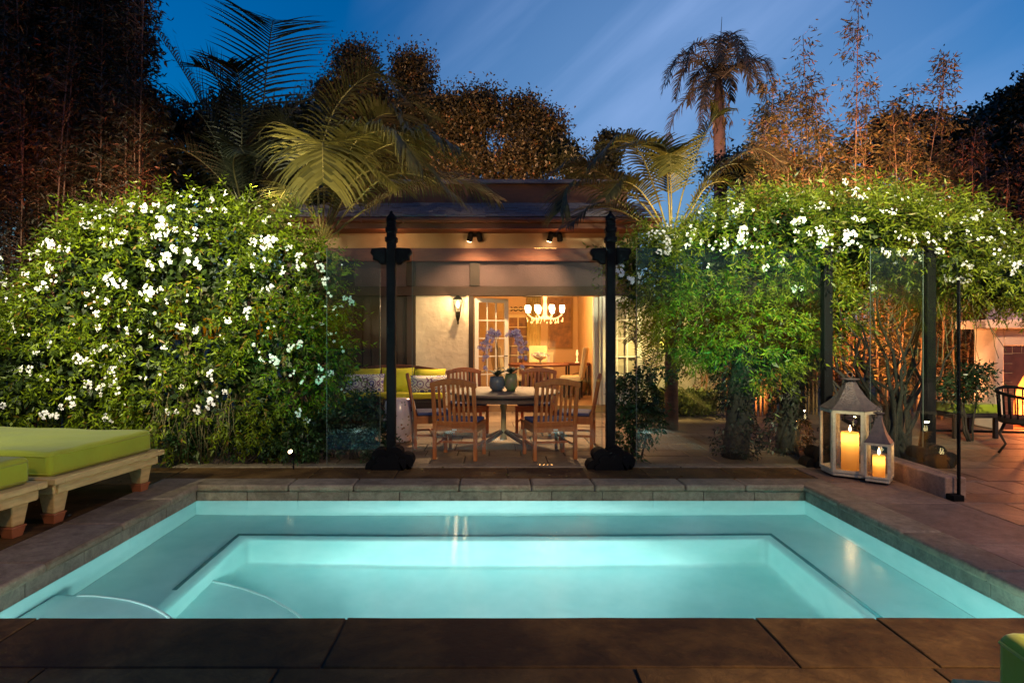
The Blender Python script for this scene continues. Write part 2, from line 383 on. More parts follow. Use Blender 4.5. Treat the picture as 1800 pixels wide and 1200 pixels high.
def ray_hit(px, py, ells):
    o = np.array((0, 0, EYE)); d = np.array(((px-VX)/F, 1.0, -(py-HZ)/F)); best = None
    for c, r in ells:
        oc = (o-np.array(c))/np.array(r); dd = d/np.array(r)
        a = dd@dd; b = 2*oc@dd; cc = oc@oc-1; D = b*b-4*a*cc
        if D > 0:
            t = (-b-math.sqrt(D))/(2*a)
            if best is None or t < best: best = t
    if best is None:   # nearest miss: use the depth of the closest ellipsoid centre
        best = min(((abs((c[0]/c[1])*F+VX-px)+abs((EYE-c[2])/c[1]*F+HZ-py), c[1]-.3) for c, r in ells))[1]
    return Vector(o+d*best)

# ------------------------------------------------------------ camera, world, render
cam = bpy.data.cameras.new('camera'); co = bpy.data.objects.new('camera', cam); col.objects.link(co)
cam.sensor_width = 36; cam.lens = F/1800*36; cam.shift_x = (900-VX)/1800; cam.shift_y = -(600-HZ)/1800
co.location = (0, 0, EYE); co.rotation_euler = (R(90), 0, 0); cam.clip_end = 400; cam.clip_start = .05
S.camera = co
S.view_settings.view_transform = 'Standard'; S.view_settings.look = 'None'; S.view_settings.exposure = 0; S.view_settings.gamma = 1
S.render.engine = 'CYCLES'
cy = S.cycles
cy.use_denoising = True
try: cy.denoiser = 'OPENIMAGEDENOISE'
except Exception: pass
cy.max_bounces = 8; cy.diffuse_bounces = 3; cy.glossy_bounces = 3; cy.transmission_bounces = 6; cy.transparent_max_bounces = 24
cy.sample_clamp_indirect = 3; cy.blur_glossy = .5
cy.caustics_reflective = False; cy.caustics_refractive = True
W = bpy.data.worlds.new("World"); S.world = W; W.use_nodes = True
nt = W.node_tree; L = nt.links.new; bg = nt.nodes['Background']
tc = N(nt, 'ShaderNodeTexCoord')
sky = N(nt, 'ShaderNodeTexSky'); sky.sky_type = 'NISHITA'; sky.sun_disc = False
SUN_EL, SUN_ROT = R(1.5), R(98)
sky.sun_elevation = SUN_EL; sky.sun_rotation = SUN_ROT; sky.ozone_density = 4; sky.dust_density = .3; sky.air_density = 1.2
L(tc.outputs['Generated'], sky.inputs[0])
hs = N(nt, 'ShaderNodeHueSaturation'); hs.inputs['Saturation'].default_value = 1.25; hs.inputs['Hue'].default_value = .506; hs.inputs['Value'].default_value = 5.6
L(sky.outputs[0], hs.inputs['Color'])
mp = N(nt, 'ShaderNodeMapping'); mp.vector_type = 'TEXTURE'; mp.inputs['Rotation'].default_value = (0, R(-38), 0); mp.inputs['Scale'].default_value = (1.0, 1.0, .17)
L(tc.outputs['Generated'], mp.inputs[0])
cn = N(nt, 'ShaderNodeTexNoise'); cn.inputs['Scale'].default_value = 1.5; cn.inputs['Detail'].default_value = 5; cn.inputs['Distortion'].default_value = .5; cn.inputs['Roughness'].default_value = .5
L(mp.outputs[0], cn.inputs['Vector'])
cr = N(nt, 'ShaderNodeValToRGB'); cr.color_ramp.elements[0].position = .44; cr.color_ramp.elements[1].position = .74
cr.color_ramp.elements[0].color = (0, 0, 0, 1); cr.color_ramp.elements[1].color = (.5, .5, .5, 1)
L(cn.outputs['Fac'], cr.inputs[0])
# clouds gather in one part of the sky
sx = N(nt, 'ShaderNodeVectorMath', operation='DOT_PRODUCT'); sx.inputs[1].default_value = Vector((.27, .90, .32)).normalized()
L(tc.outputs['Generated'], sx.inputs[0])
mr = N(nt, 'ShaderNodeMapRange'); mr.inputs['From Min'].default_value = .88; mr.inputs['From Max'].default_value = .995
L(sx.outputs['Value'], mr.inputs[0])
mu = N(nt, 'ShaderNodeMath', operation='MULTIPLY'); L(cr.outputs[0], mu.inputs[0]); L(mr.outputs[0], mu.inputs[1])
mx = N(nt, 'ShaderNodeMix', data_type='RGBA'); L(mu.outputs[0], mx.inputs[0]); L(hs.outputs[0], mx.inputs[6]); mx.inputs[7].default_value = (3.9, 5.4, 9.6, 1)
sx2 = N(nt, 'ShaderNodeVectorMath', operation='DOT_PRODUCT'); sx2.inputs[1].default_value = Vector((.30, 1, .20)).normalized(); L(tc.outputs['Generated'], sx2.inputs[0])
mr2 = N(nt, 'ShaderNodeMapRange'); mr2.interpolation_type = 'SMOOTHSTEP'; mr2.inputs['From Min'].default_value = .84; mr2.inputs['From Max'].default_value = 1.0; mr2.inputs['To Max'].default_value = .45
L(sx2.outputs['Value'], mr2.inputs[0])
mx2 = N(nt, 'ShaderNodeMix', data_type='RGBA'); L(mr2.outputs[0], mx2.inputs[0]); L(mx.outputs[2], mx2.inputs[6]); mx2.inputs[7].default_value = (2.7, 4.7, 8.3, 1)
L(mx2.outputs[2], bg.inputs[0]); bg.inputs[1].default_value = .1
sun = bpy.data.lights.new('sun', 'SUN'); so = bpy.data.objects.new('sun', sun); col.objects.link(so)
sun.energy = .5; sun.angle = R(3); sun.color = (1, .62, .36)
sd = Vector((math.sin(SUN_ROT), math.cos(SUN_ROT), math.tan(R(14))))
so.rotation_euler = sd.to_track_quat('Z', 'Y').to_euler()

def lamp(kind, loc, energy, color, size=.1, target=None, angle=60, blend=.5):
    l = bpy.data.lights.new(kind.lower()+'_lamp', kind); o = bpy.data.objects.new(kind.lower()+'_lamp', l); col.objects.link(o)
    l.energy = energy; l.color = color; o.location = loc
    if kind in ('POINT', 'SPOT'): l.shadow_soft_size = size
    if kind == 'AREA': l.size = size
    if kind == 'SPOT': l.spot_size = R(angle); l.spot_blend = blend
    if target is not None:
        o.rotation_euler = (Vector(target)-Vector(loc)).to_track_quat('-Z', 'Y').to_euler()
    return o
WARM = (1, .60, .28); WARM2 = (1, .50, .20)

# ------------------------------------------------------------ ground, deck, pool
PX0, PX1, PY0, PY1 = -2.92, 3.15, 3.36, 6.24
WZ = -.15
g = MB()
for (x0, x1, y0, y1) in ((-150, PX0-.2, -60, 200), (PX1+.2, 150, -60, 200), (PX0-.2, PX1+.2, -60, PY0-.2), (PX0-.2, PX1+.2, PY1+.2, 200)):
    g.quad((x0, y0, -.035), (x1, y0, -.035), (x1, y1, -.035), (x0, y1, -.035))
struct(g.build('ground', M['soil']))
def slabs(name, rects, m, z=0.0, th=.03, bev=.006, jit=.0015):
    b = MB()
    for (x0, x1, y0, y1) in rects:
        j = lambda: random.uniform(.002, .012)
        zt_ = z+random.uniform(-jit, jit); nx_ = max(2, int((x1-x0)/.25)); ny_ = max(2, int((y1-y0)/.25))
        xa, xb, ya_, yb_ = x0+.004, x1-.004, y0+.004, y1-.004
        rim = [(xa+(xb-xa)*k/nx_, ya_+random.uniform(0, .007)) for k in range(nx_)]+[(xb-random.uniform(0, .007), ya_+(yb_-ya_)*k/ny_) for k in range(ny_)]
        rim += [(xb-(xb-xa)*k/nx_, yb_-random.uniform(0, .007)) for k in range(nx_)]+[(xa+random.uniform(0, .007), yb_-(yb_-ya_)*k/ny_) for k in range(ny_)]
        q_ = len(rim)
        b.add([(x, y, z-th) for x, y in rim]+[(x, y, zt_) for x, y in rim], [tuple(range(q_-1, -1, -1)), tuple(range(q_, 2*q_))]+[(k, (k+1)%q_, (k+1)%q_+q_, k+q_) for k in range(q_)])
    return struct(b.build(name, m, bevel=bev, seg=2))
gr_ = MB()
for (x0, x1, y0, y1) in ((-3.4, 4.2, -1.5, 3.33), (-10, -3.41, -1.5, 7.1), (3.46, 4.2, 3.34, 7.1), (-3.4, 3.44, 6.54, 7.1), (-3.6, 4.2, 7.3, 12.3), (4.21, 11.5, 2.2, 12.3)):
    gr_.quad((x0, y0, -.0105), (x1, y0, -.0105), (x1, y1, -.0105), (x0, y1, -.0105))
struct(gr_.build('paving_grout', mat('grout', (.060, .036, .018), (.035, .020, .010), rough=.95, scale=9)))
# near deck : big slabs
rc = []
xs = [-3.4, -2.4, -.76, .0+1.41, 2.05, 3.3, 4.2]
for i in range(len(xs)-1): rc.append((xs[i], xs[i+1], 2.83, 3.335))
for row, (y0, y1) in enumerate(((2.2, 2.83), (1.3, 2.2), (.2, 1.3), (-1.5, .2))):
    x = -3.4+(.3 if row % 2 else 0); first = True
    cuts = [-3.4, -2.0, -.95, .65, 2.0, 3.1, 4.2] if row == 0 else [-3.4]+sorted(random.uniform(-3, 4) for _ in range(4))+[4.2]
    for i in range(len(cuts)-1):
        if cuts[i+1]-cuts[i] > .15: rc.append((cuts[i], cuts[i+1], y0, y1))
slabs('near_deck', rc, M['deck'])
# left deck
rc = []
y = -1.5
while y < 7.1:
    h = random.choice((.6, .75, .9)); y1 = min(y+h, 7.1); x = -10.0
    while x < -3.41:
        w = random.choice((.7, .9, 1.2, 1.5)); x1 = min(x+w, -3.405)
        if x1 > -3.7: x1 = -3.405
        rc.append((x, x1, y, y1)); x = x1
    y = y1
slabs('left_deck', rc, M['deck'])
# right deck strip between coping and step
rc = []; y = -1.5
while y < 7.1:
    y1 = min(y+random.choice((.8, 1.1, 1.4)), 7.1)
    if y1 > 6.7: y1 = 7.1
    if y < PY0: rc.append((4.2-.55, 4.2, y, min(y1, 2.2))) if False else None
    rc.append((3.45, 4.2, max(y, 3.335), y1)) if y1 > 3.4 else None
    y = y1
slabs('right_deck', rc, M['sidedeck'])
# far strip behind the coping
rc = []; x = -3.4
while x < 3.44:
    x1 = min(x+random.choice((.9, 1.2, 1.5)), 3.445)
    if 3.445-x1 < .3: x1 = 3.445
    rc.append((x, x1, 6.53, 7.1)); x = x1
slabs('far_deck', rc, M['deck'])
# coping : bullnose stones
cp = MB()
def bull(x0, x1, y0, y1, nose):   # nose side in 'N' (toward -y), 'E','W'
    cp.box(x0+.003, x1-.003, y0+.003, y1-.003, -.055, .012)
xx = PX0-.28
cuts = [PX0-.03, -2.0, -1.35, -.3, .42, 1.05, 1.95, 2.55, PX1+.03]
for i in range(len(cuts)-1): bull(cuts[i], cuts[i+1], PY1-.03, 6.53, 'N')
y = PY0-.02
for yy in (4.1, 4.95, 5.7, 6.53):
    bull(PX0-.48, PX0-.03+.06, y, yy, 'E'); y = yy
y = PY0-.02
for yy in (3.95, 4.75, 5.6, 6.53):
    bull(PX1-.03, PX1+.3, y, yy, 'W'); y = yy
struct(cp.build('pool_coping', M['coping'], bevel=.022, seg=4))
# waterline band of stone tiles
bd = MB()
def brow(a0, a1, fixed, axis, step=.494):
    n = max(1, round((a1-a0)/step)); st = (a1-a0)/n
    for i in range(n):
        p, q = a0+i*st+.003, a0+(i+1)*st-.003
        if axis == 'x': bd.box(p, q, fixed, fixed+.05, -.165, -.057)
        else: bd.box(fixed, fixed+.05, p, q, -.165, -.057)
brow(PX0, PX1, PY1, 'x'); brow(PY0, PY1, PX0-.05, 'y', .6); brow(PY0, PY1, PX1, 'y', .6); brow(PX0, PX1, PY0-.05, 'x')
for (x0, x1, y0, y1) in ((PX0-.06, PX1+.06, PY1+.044, PY1+.06), (PX0-.06, PX0-.044, PY0, PY1+.04), (PX1+.044, PX1+.06, PY0, PY1+.04)): bd.box(x0, x1, y0, y1, -.42, -.058)
struct(bd.build('pool_waterline_band', M['band'], bevel=.004))
# basin
BX0, BX1, BY0, BY1 = -2.18, 2.46, 3.80, 5.57; BZ = WZ-.5; FZ = WZ-1.12
b = MB()
b.quad((PX0,PY0,-.1505),(PX0,PY0,BZ),(PX0,PY1,BZ),(PX0,PY1,-.1505)); b.quad((PX1,PY0,-.1505),(PX1,PY0,BZ),(PX1,PY1,BZ),(PX1,PY1,-.1505))
b.quad((PX0,PY1-.001,-.1505),(PX1,PY1-.001,-.1505),(PX1,PY1-.001,BZ),(PX0,PY1-.001,BZ)); b.quad((PX0,PY0,-.1505),(PX1,PY0,-.1505),(PX1,PY0,BZ),(PX0,PY0,BZ))
b.v = [(x+(.002 if x == PX0 else -.002 if x == PX1 else 0), y+(.002 if y == PY0 else 0), z) for x, y, z in b.v]
rr = .06
def arcstep(cx, cy, r, z, z0):
    pts = []
    for k in range(25):
        a = R(90*k/24+0); x = cx+r*math.cos(a); y = cy+r*math.sin(a)
        pts.append((max(x, PX0+.01), max(y, PY0+.01)))
    pts = [(PX0+.004, PY0+.004)]+[(cx+r, PY0+.004)]+[p for p in pts if p[1] > PY0+.02 and p[0] > PX0+.02]+[(PX0+.004, cy+r)]
    n = len(pts); m = MB()
    m.add([(x, y, z0) for x, y in pts]+[(x, y, z) for x, y in pts], [tuple(range(n, 2*n))]+[(i, (i+1)%n, (i+1)%n+n, i+n) for i in range(n)])
    return m
bs = b.build('pool_basin', M['plaster']); struct(bs)
b = MB(); b.box(PX0+.003, PX1-.003, BY1, PY1-.003, FZ-.1, BZ); b.box(PX0+.003, BX0, PY0+.003, BY1-.0, FZ-.1, BZ)
b.box(BX1, PX1-.003, PY0+.003, BY1, FZ-.1, BZ); b.box(BX0, BX1, PY0+.003, BY0, FZ-.1, BZ)
b.box(BX0, BX1, BY0, BY1, FZ-.2, FZ)
# use one welded ledge mesh so that edges can be rounded
led = MB()
o4 = [(PX0+.003, PY0+.003), (PX1-.003, PY0+.003), (PX1-.003, PY1-.003), (PX0+.003, PY1-.003)]
i4 = [(BX0, BY0), (BX1, BY0), (BX1, BY1), (BX0, BY1)]
led.add([(x, y, BZ) for x, y in o4]+[(x, y, BZ) for x, y in i4]+[(x, y, FZ) for x, y in i4],
        [(k, (k+1)%4, 4+(k+1)%4, 4+k) for k in range(4)]+[(4+k, 4+(k+1)%4, 8+(k+1)%4, 8+k) for k in range(4)]+[(8, 9, 10, 11)])
o = led.build('pool_bench', M['plaster'], bevel=.07, seg=5); struct(o)
for r, d in ((1.15, .25), (1.98, .8)):
    st = arcstep(-2.75, 3.05, r, WZ-d, FZ+.01 if d > .5 else BZ-.3)
    so_ = st.build('pool_step', M['plaster'], bevel=.035, seg=4); struct(so_)
    ar = []
    for k in range(31):
        a = R(3*k); x, y_ = -2.75+(r-.02)*math.cos(a), 3.05+(r-.02)*math.sin(a)
        if x > PX0+.02 and y_ > PY0+.02: ar.append((x, y_, WZ-d+.004))
    no_ = MB(); no_.tube(ar, .013, 8); no_.build('step_nosing', M['nosing'], so_, smooth=True)
tl = MB(); o_ = .07
for (x0, x1, y0, y1) in ((BX0-o_-.035, BX1+o_+.035, BY1+o_, BY1+o_+.05), (BX0-o_-.035, BX0-o_, 4.5, BY1+o_), (BX1+o_, BX1+o_+.035, PY0+.05, BY1+o_)):
    tl.box(x0, x1, y0, y1, BZ-.01, BZ+.004)
struct(tl.build('pool_trim_tile', M['pooltile']))
wt = MB(); wt.quad((PX0, PY0, WZ), (PX1, PY0, WZ), (PX1, PY1, WZ), (PX0, PY1, WZ)); struct(wt.build('pool_water', M['water']))
TEAL = (.72, 1, .95)
# pool lamp fixture
pl = thing('pool_light', 'round underwater pool light set in the near wall of the pool', 'pool light', (.15, BY0, FZ+.5))
m = MB(); m.lathe([(.0, 0), (.10, 0), (.11, .012), (.09, .02)], 24, mtx=Matrix.Translation((.15, BY0, FZ+.5)) @ Matrix.Rotation(R(-90), 4, 'X')); m.build('lens', emat('pool_lens', (.8, 1, .95), 3), pl)
POOL_ON = []
lamp('SPOT', (.15, BY0+.08, FZ+.8), 800, (.94, 1, .97), .1, (.15, 4.3, FZ+.0), 105, 1)
lamp('SPOT', (.15, 4.24, FZ+.42), 420, (.97, 1, .98), .08, (.15, 4.95, FZ), 125, 1)  # added lamp for the glow on the floor, no fixture here
for x in (-.7, 1.2, 2.75):
    lamp('POINT', (x, PY0+.10, WZ-.26), 135, TEAL, .1)  # added lamps brightening the bench ledges, no fixtures
lamp('POINT', (-2.3, PY0+.10, WZ-.13), 26, (.85, 1, .97), .08)  # added lamp over the steps, no fixture

# patio slate flags beyond the glass and to the right
rc = []
def flags(x0, x1, y0, y1):
    y = y0
    while y < y1-.01:
        h = random.choice((.35, .5, .65)); b1 = min(y+h, y1)
        if y1-b1 < .2: b1 = y1
        x = x0+0
        while x < x1-.01:
            w = random.choice((.4, .55, .8, 1.0)); a1 = min(x+w, x1)
            if x1-a1 < .2: a1 = x1
            rc.append((x, a1, y, b1)); x = a1
        y = b1
flags(-3.6, 4.2, 7.3, 12.35); flags(4.2, 11.5, 2.2, 12.35)
slabs('patio', rc, M['patio'], z=-.004, bev=.008, jit=.003)
o = MB().box(-3.6, 4.2, 7.105, 7.295, -.03, .006).build('stone_sill_strip', M['coping'], bevel=.006); struct(o)
# low stone kerb on the right
o = MB().box(4.205, 4.40, 5.77, 7.6, -.03, .19).build('stone_kerb', M['kerb'], bevel=.012)
tag(o, 'low pinkish stone kerb block behind the small lantern', 'kerb')

# ------------------------------------------------------------ iron posts and glass screens
def cloud_outline(w, h, up=True):
    pts = []
    lobes = [(-.40, .25, .14), (-.30, .58, .15), (-.10, .80, .17), (.12, .80, .17), (.31, .58, .15), (.41, .25, .14)]
    for k in range(91):
        t = math.pi-k*math.pi/90; bump = abs(math.sin(3.5*t+.0))**.6
        q = .74+.24*bump
        pts.append((math.cos(t)*w/2*q*1.02, max(math.sin(t), 0)**.8*h*q))
    pts += [(w*.42, -.0), (-w*.42, 0)]
    if not up: pts = [(x, -z) for x, z in pts]
    return pts
YP = 7.1
def make_post():
    t = thing('iron_post', '', 'post', (0, 0, 0), 'black iron posts of the garden screen')
    MB().box(-.050, .050, -.050, .050, 0, 2.80).build('shaft', M['iron'], t, bevel=.01)
    m = MB(); 
    for z, w in ((2.55, .13), (2.66, .12), (2.74, .10)): m.frustum((0,0,z), w, (0,0,z+.06), w*1.05)
    m.build('capital', M['iron'], t, bevel=.012)
    m = MB(); m.lathe([(.05, 2.80), (.062, 2.81), (.055, 2.84), (.03, 2.87), (.012, 2.89), (.018, 2.90), (.004, 2.91)], 8); m.build('finial', M['iron'], t, smooth=False)
    b = MB(); b.prism(cloud_outline(.56, .26), -.10, .10)
    b.prism([(x*.72, z*.72) for x, z in cloud_outline(.56, .26)], -.15, -.1005)
    b.build('base_scroll', M['iron'], t, bevel=.02)
    for sx in (-1, 1):
        b = MB(); pts = [(sx*x, z) for x, z in ((.056, 2.30), (.056, 2.49), (.22, 2.48), (.235, 2.43), (.20, 2.39), (.21, 2.35), (.15, 2.34), (.12, 2.30))]
        if sx < 0: pts = pts[::-1]
        b.prism(pts, -.05, .05)
        b.build('bracket', M['iron'], t, bevel=.015)
    return t
p0 = make_post()
pls = [(-1.11, YP, 'black iron post left of the teak dining set, scrolled base in view'),
       (1.375, YP, 'black iron post between the dining set and the flowering arbour'),
       (3.88, YP+.1, 'black iron post right behind the large lantern'),
       (5.06, YP+.1, 'black iron post right of the small lantern, vine stems around it')]
for i, (x, y, lab) in enumerate(pls):
    o = p0 if i == 0 else copy_tree(p0)
    place(o, (x, y, 0), 0, lab)
    if i > 1:      # the two under the arbour are plain and shorter
        for c_ in list(o.children):
            if c_.name.split('.')[0] in ('capital', 'finial', 'bracket'): bpy.data.objects.remove(c_)
            elif c_.name.startswith('shaft'): c_.scale = (1, 1, .90)
YG = 7.2
def glass_panel(x0, x1, lab, y=YG, h=2.5):
    t = thing('glass_screen', lab, 'glass screen', ((x0+x1)/2, y, 0), 'frameless glass panels of the wind screen')
    m = MB().box(x0, x1, y-.006, y+.006, .012, h); m.build('pane', M['glass'], t)
    e = mat('glass_edge', (.16, .20, .18), rough=.2) if 'glass_edge' not in bpy.data.materials else bpy.data.materials['glass_edge']
    MB().box(x0-.004, x0, y-.006, y+.006, .012, h).build('polished_edge', e, t)
    MB().box(x1, x1+.004, y-.006, y+.006, .012, h).build('polished_edge', e, t)
glass_panel(X_(575, YG), X_(668, YG), 'narrow glass panel between the flowering hedge and left iron post')
glass_panel(X_(725, YG), X_(1058, YG), 'wide glass panel in front of the teak dining set')
glass_panel(X_(1119, YG), X_(1449, YG), 'glass panel under the flowering arbour, left of the large lantern')
glass_panel(X_(1530, YG), X_(1622, YG), 'glass panel behind the small lantern between two iron posts')
t = thing('glass_screen', 'glass panel with a dark edge strut beside the stone kerb', 'glass screen', (4.28, 6.4, 0), 'frameless glass panels of the wind screen')
MB().box(4.274, 4.286, 5.72, 7.02, .2, 2.3).build('pane', M['glass'], t)
m = MB().box(4.273, 4.287, 5.69, 5.72, .0, 2.0); m.build('edge_strut', M['iron'], t)
m = MB().box(4.20, 4.30, 5.66, 5.76, -.004, .05); m.build('floor_clamp', M['iron'], t, bevel=.005)

# ------------------------------------------------------------ house
YF = 12.4
H = thing('house', 'cream and timber garden house with open french doors behind the dining patio', 'house', (0, YF, 0))
hx = lambda px: X_(px, YF)
xl, xr = hx(500), hx(1122)
ox0, ox1 = hx(833), hx(1053); DT = 2.28
MB().box(hx(730), ox0-.02, YF, YF+.2, 0, DT).build('wall', M['stucco'], H)
MB().box(ox1+.1, xr, YF, YF+.2, 0, DT).build('wall', M['stucco'], H)
MB().box(xl, hx(608), YF, YF+.2, 0, DT).build('wall', M['mauve'], H)
# dark shuttered opening
m = MB().box(hx(608), hx(716), YF+.05, YF+.15, 0, DT)
for k in range(7): m.box(hx(608)+.17*k, hx(608)+.17*k+.15, YF+.02, YF+.05, .05, DT-.05)
m.build('shutter', M['darkwood'], H)
MB().box(xl, xr+.05, YF-.03, YF+.2, DT, 2.47).build('lintel_beam', M['beam'], H, bevel=.01)
MB().box(xl, xr, YF, YF+.2, 2.47, 2.95).build('upper_panel', M['mauve'], H)
for px0, px1, zt in ((600, 624, 0), (715, 731, 0), (826, 843, 1)):
    MB().box(hx(px0), hx(px1), YF-.05, YF+.0-.001, 2.47, 2.95).build('timber_stud', M['darkwood'], H, bevel=.006)
MB().box(hx(715), hx(731), YF-.04, YF+.2, 0, DT-.002).build('timber_post', M['darkwood'], H, bevel=.008)
MB().box(hx(824), hx(832), YF-.02, YF+.2, 0, DT-.002).build('timber_post', M['darkwood'], H, bevel=.006)
MB().box(xl, xr+.05, YF-.12, YF+.2, 2.95, 3.21).build('upper_beam', M['fascia'], H, bevel=.015)
MB().box(xl, xr, YF, YF+.2, 3.21, 3.9).build('eave_wall', M['stucco2'], H)
YE = 11.8
m = MB().box(xl-.2, xr+.25, YE-.04, YE, 3.50, 3.70); m.build('fascia', M['fascia'], H, bevel=.006)
m = MB(); m.tube([(xl-.22, YE-.10, 3.655), (xr+.27, YE-.10, 3.655)], .05, 10)
for k in range(9): x = xl+.1+k*.78; m.box(x, x+.02, YE-.155, YE-.04, 3.60, 3.70)
m.build('gutter', M['fascia'], H, smooth=False)
m = MB().box(xl-.2, xr+.25, YE, YF-.001, 3.52, 3.55); m.build('soffit', M['fascia'], H)
# roof courses
m = MB(); n = 8; ya, za, yb, zb = YE-.08, 3.71, 12.95, 4.22
for k in range(n):
    t0, t1 = k/n, (k+1)/n; y0, z0 = ya+(yb-ya)*t0, za+(zb-za)*t0; y1, z1 = ya+(yb-ya)*t1, za+(zb-za)*t1
    x = xl-.25
    while x < xr+.28:
        w = random.uniform(.16, .3); j = random.uniform(0, .012)
        x1 = min(x+w, xr+.3)
        m.add([(x+.004, y0-.02, z0+.005+j), (x1-.004, y0-.02, z0+.005+j), (x1-.004, y1+.05, z1+.012), (x+.004, y1+.05, z1+.012),
               (x+.004, y0-.02, z0+.035+j), (x1-.004, y0-.02, z0+.035+j), (x1-.004, y1+.05, z1+.02), (x+.004, y1+.05, z1+.02)],
              [(0,3,2,1),(4,5,6,7),(0,1,5,4),(1,2,6,5),(2,3,7,6),(3,0,4,7)]); x = x1
m.build('roof', M['roof'], H)
MB().box(xl-.25, xr+.3, YE-.06, 12.95, 3.702, 3.709).build('roof_deck', M['darkwood'], H)
MB().box(xl+.3, xr-.1, 12.95, 16.6, 3.71, 4.62).build('clerestory_wall', M['fascia'], H)
m = MB().box(xl+.1, xr+.1, 12.85, 16.8, 4.621, 4.70); m.build('roof', M['roof'], H, bevel=.01)
# interior
IF = .12; IC = 2.75; YB = 16.6; ix0, ix1 = -1.3, 2.35
MB().box(ix0, ix1+.1, YF-.12, YB, 0.0, IF).build('room_floor', M['infloor'], H)
MB().box(ix0, ix1, YB, YB+.1, IF, IC).build('room_back_wall', M['inwall'], H)
MB().box(ix0-.1, ix0, YF+.21, YB+.1, 0, IC).build('room_side_wall', M['inwall'], H)
MB().box(ix1, ix1+.1, YF+.21, YB+.1, IF, IC).build('room_side_wall', M['inwall'], H)
MB().box(ix0-.1, ix1+.1, YF+.21, YB+.1, IC, IC+.08).build('room_ceiling', M['stucco'], H)
m = MB().box(ox1+.0, ox1+.1, YF-.03, YF+.24, IF, DT-.01); m.box(ox1-.1, ox1-.003, YF+.08, YF+.22, IF, DT-.01); m.build('door_jamb', M['white'], H, bevel=.008)
def door_leaf(hx0, y, ang, width=.78, bottom=.14, top=2.24, lab=None, cols=3, rows=5):
    d = MB(); mt = Matrix.Translation((hx0, y, 0)) @ Matrix.Rotation(ang, 4, 'Z')
    w = width; st = .085; bt = .22
    for a0, a1, b0, b1 in ((0, st, bottom, top), (w-st, w, bottom, top), (st, w-st, top-st, top), (st, w-st, bottom, bottom+bt)):
        d.box(a0, a1, -.02, .02, b0, b1, mt)
    iw = (w-2*st); ih = top-st-bottom-bt
    for k in range(1, cols): d.box(st+iw*k/cols-.011, st+iw*k/cols+.011, -.014, .014, bottom+bt, top-st, mt)
    for k in range(1, rows): d.box(st, w-st, -.0142, .0142, bottom+bt+ih*k/rows-.011, bottom+bt+ih*k/rows+.011, mt)
    o = d.build('french_door', M['white'], H)
    g = MB().box(st, w-st, -.003, .003, bottom+bt, top-st, mt); g.build('glazing', M['pane'], o)
    h = MB(); h.tube([(w-.045, -.02, 1.08), (w-.045, -.06, 1.08), (w-.13, -.06, 1.08)], .009, 6, mt); h.tube([(w-.045, .02, 1.08), (w-.045, .06, 1.08), (w-.13, .06, 1.08)], .009, 6, mt)
    h.build('handle', M['iron'], o)
door_leaf(ox0+.01, YF+.02, R(30)); door_leaf(ox1+.06, YF-.06, R(-3), .76)
# far glazed door on the back wall
d = MB(); x0, x1 = X_(893, YB), X_(928, YB)
bz = IF; tz = Z_(553, YB)
for a in ((x0-.06, x0+.03), (x1-.03, x1+.06)): d.box(a[0], a[1], YB-.05, YB, bz, tz)
d.box(x0+.03, x1-.03, YB-.05, YB, tz-.08, tz); d.box(x0+.03, x1-.03, YB-.05, YB, bz, bz+.35)
d.box((x0+x1)/2-.015, (x0+x1)/2+.015, YB-.045, YB, bz+.35, tz-.08)
for k in range(1, 6): d.box(x0+.03, x1-.03, YB-.044, YB, bz+.35+k*(tz-.43-bz)/6-.012, bz+.35+k*(tz-.43-bz)/6+.012)
d.box(x0-.1, x1+.2, YB-.06, YB, tz+.14, tz+.17)
o = d.build('glazed_back_door', M['cream'], H)
MB().box(x0+.03, x1-.03, YB-.02, YB-.01, bz+.35, tz-.08).build('pane', M['art'], o)
# fretwork vent
m = MB()
for k in range(3):
    c = at(902+9*k, 543, YB-.03)
    for a in range(4):
        q = R(45+90*a); m.tube([c, c+Vector((math.cos(q)*.09, 0, math.sin(q)*.08))], .013, 5)
m.build('fretwork_vent', M['darkwood'], H)
# curtain
cur = thing('curtain', 'pale yellow curtain hanging beside the far glazed door', 'curtain', (X_(937, YB), YB-.2, IF))
m = MB(); pts = []; c0, c1 = X_(926, YB), X_(950, YB)
nn = 40; top = []; bot = []
for k in range(nn+1):
    x = c0+(c1-c0)*k/nn; y = YB-.16+.035*math.sin(k*1.3)
    top.append((x, y, 2.5)); bot.append((x, y, IF+.01))
m.add(top+bot, [(k, k+1, nn+2+k, nn+1+k) for k in range(nn)])
o = m.build('drape', mat('curtain_cloth', (.72, .56, .22), rough=.8), cur, smooth=True); sol = o.modifiers.new('S', 'SOLIDIFY'); sol.thickness = .006
MB().tube([(c0-.1, YB-.16, 2.52), (c1+.1, YB-.16, 2.52)], .015, 8).build('curtain_rod', M['iron'], cur)
# painting with mirror strip
pt = thing('painting', 'brown framed painting hanging on the dining room back wall', 'painting', (X_(985, YB), YB-.03, Z_(590, YB)))
a, bb = at(963, 612, YB), at(1006, 522, YB)
m = MB(); x0, x1, z0, z1 = a.x, bb.x, a.z, bb.z
for q in ((x0, x1, z0, z0+.04), (x0, x1, z1-.04, z1), (x0, x0+.04, z0+.04, z1-.04), (x1-.04, x1, z0+.04, z1-.04)): m.box(q[0], q[1], YB-.05, YB-.005, q[2], q[3])
m.build('frame', M['gold'], pt); MB().box(x0+.04, x1-.04, YB-.03, YB-.01, z0+.04, z1-.04).build('canvas', M['art'], pt)
cs = thing('console_cabinet', 'cream console cabinet against the back wall under the painting', 'cabinet', (X_(952, YB), YB-.25, IF))
m = MB().box(X_(934, YB), X_(970, YB), YB-.42, YB-.01, IF+.08, Z_(617, YB)); m.build('carcass', M['cream'], cs, bevel=.01)
m = MB()
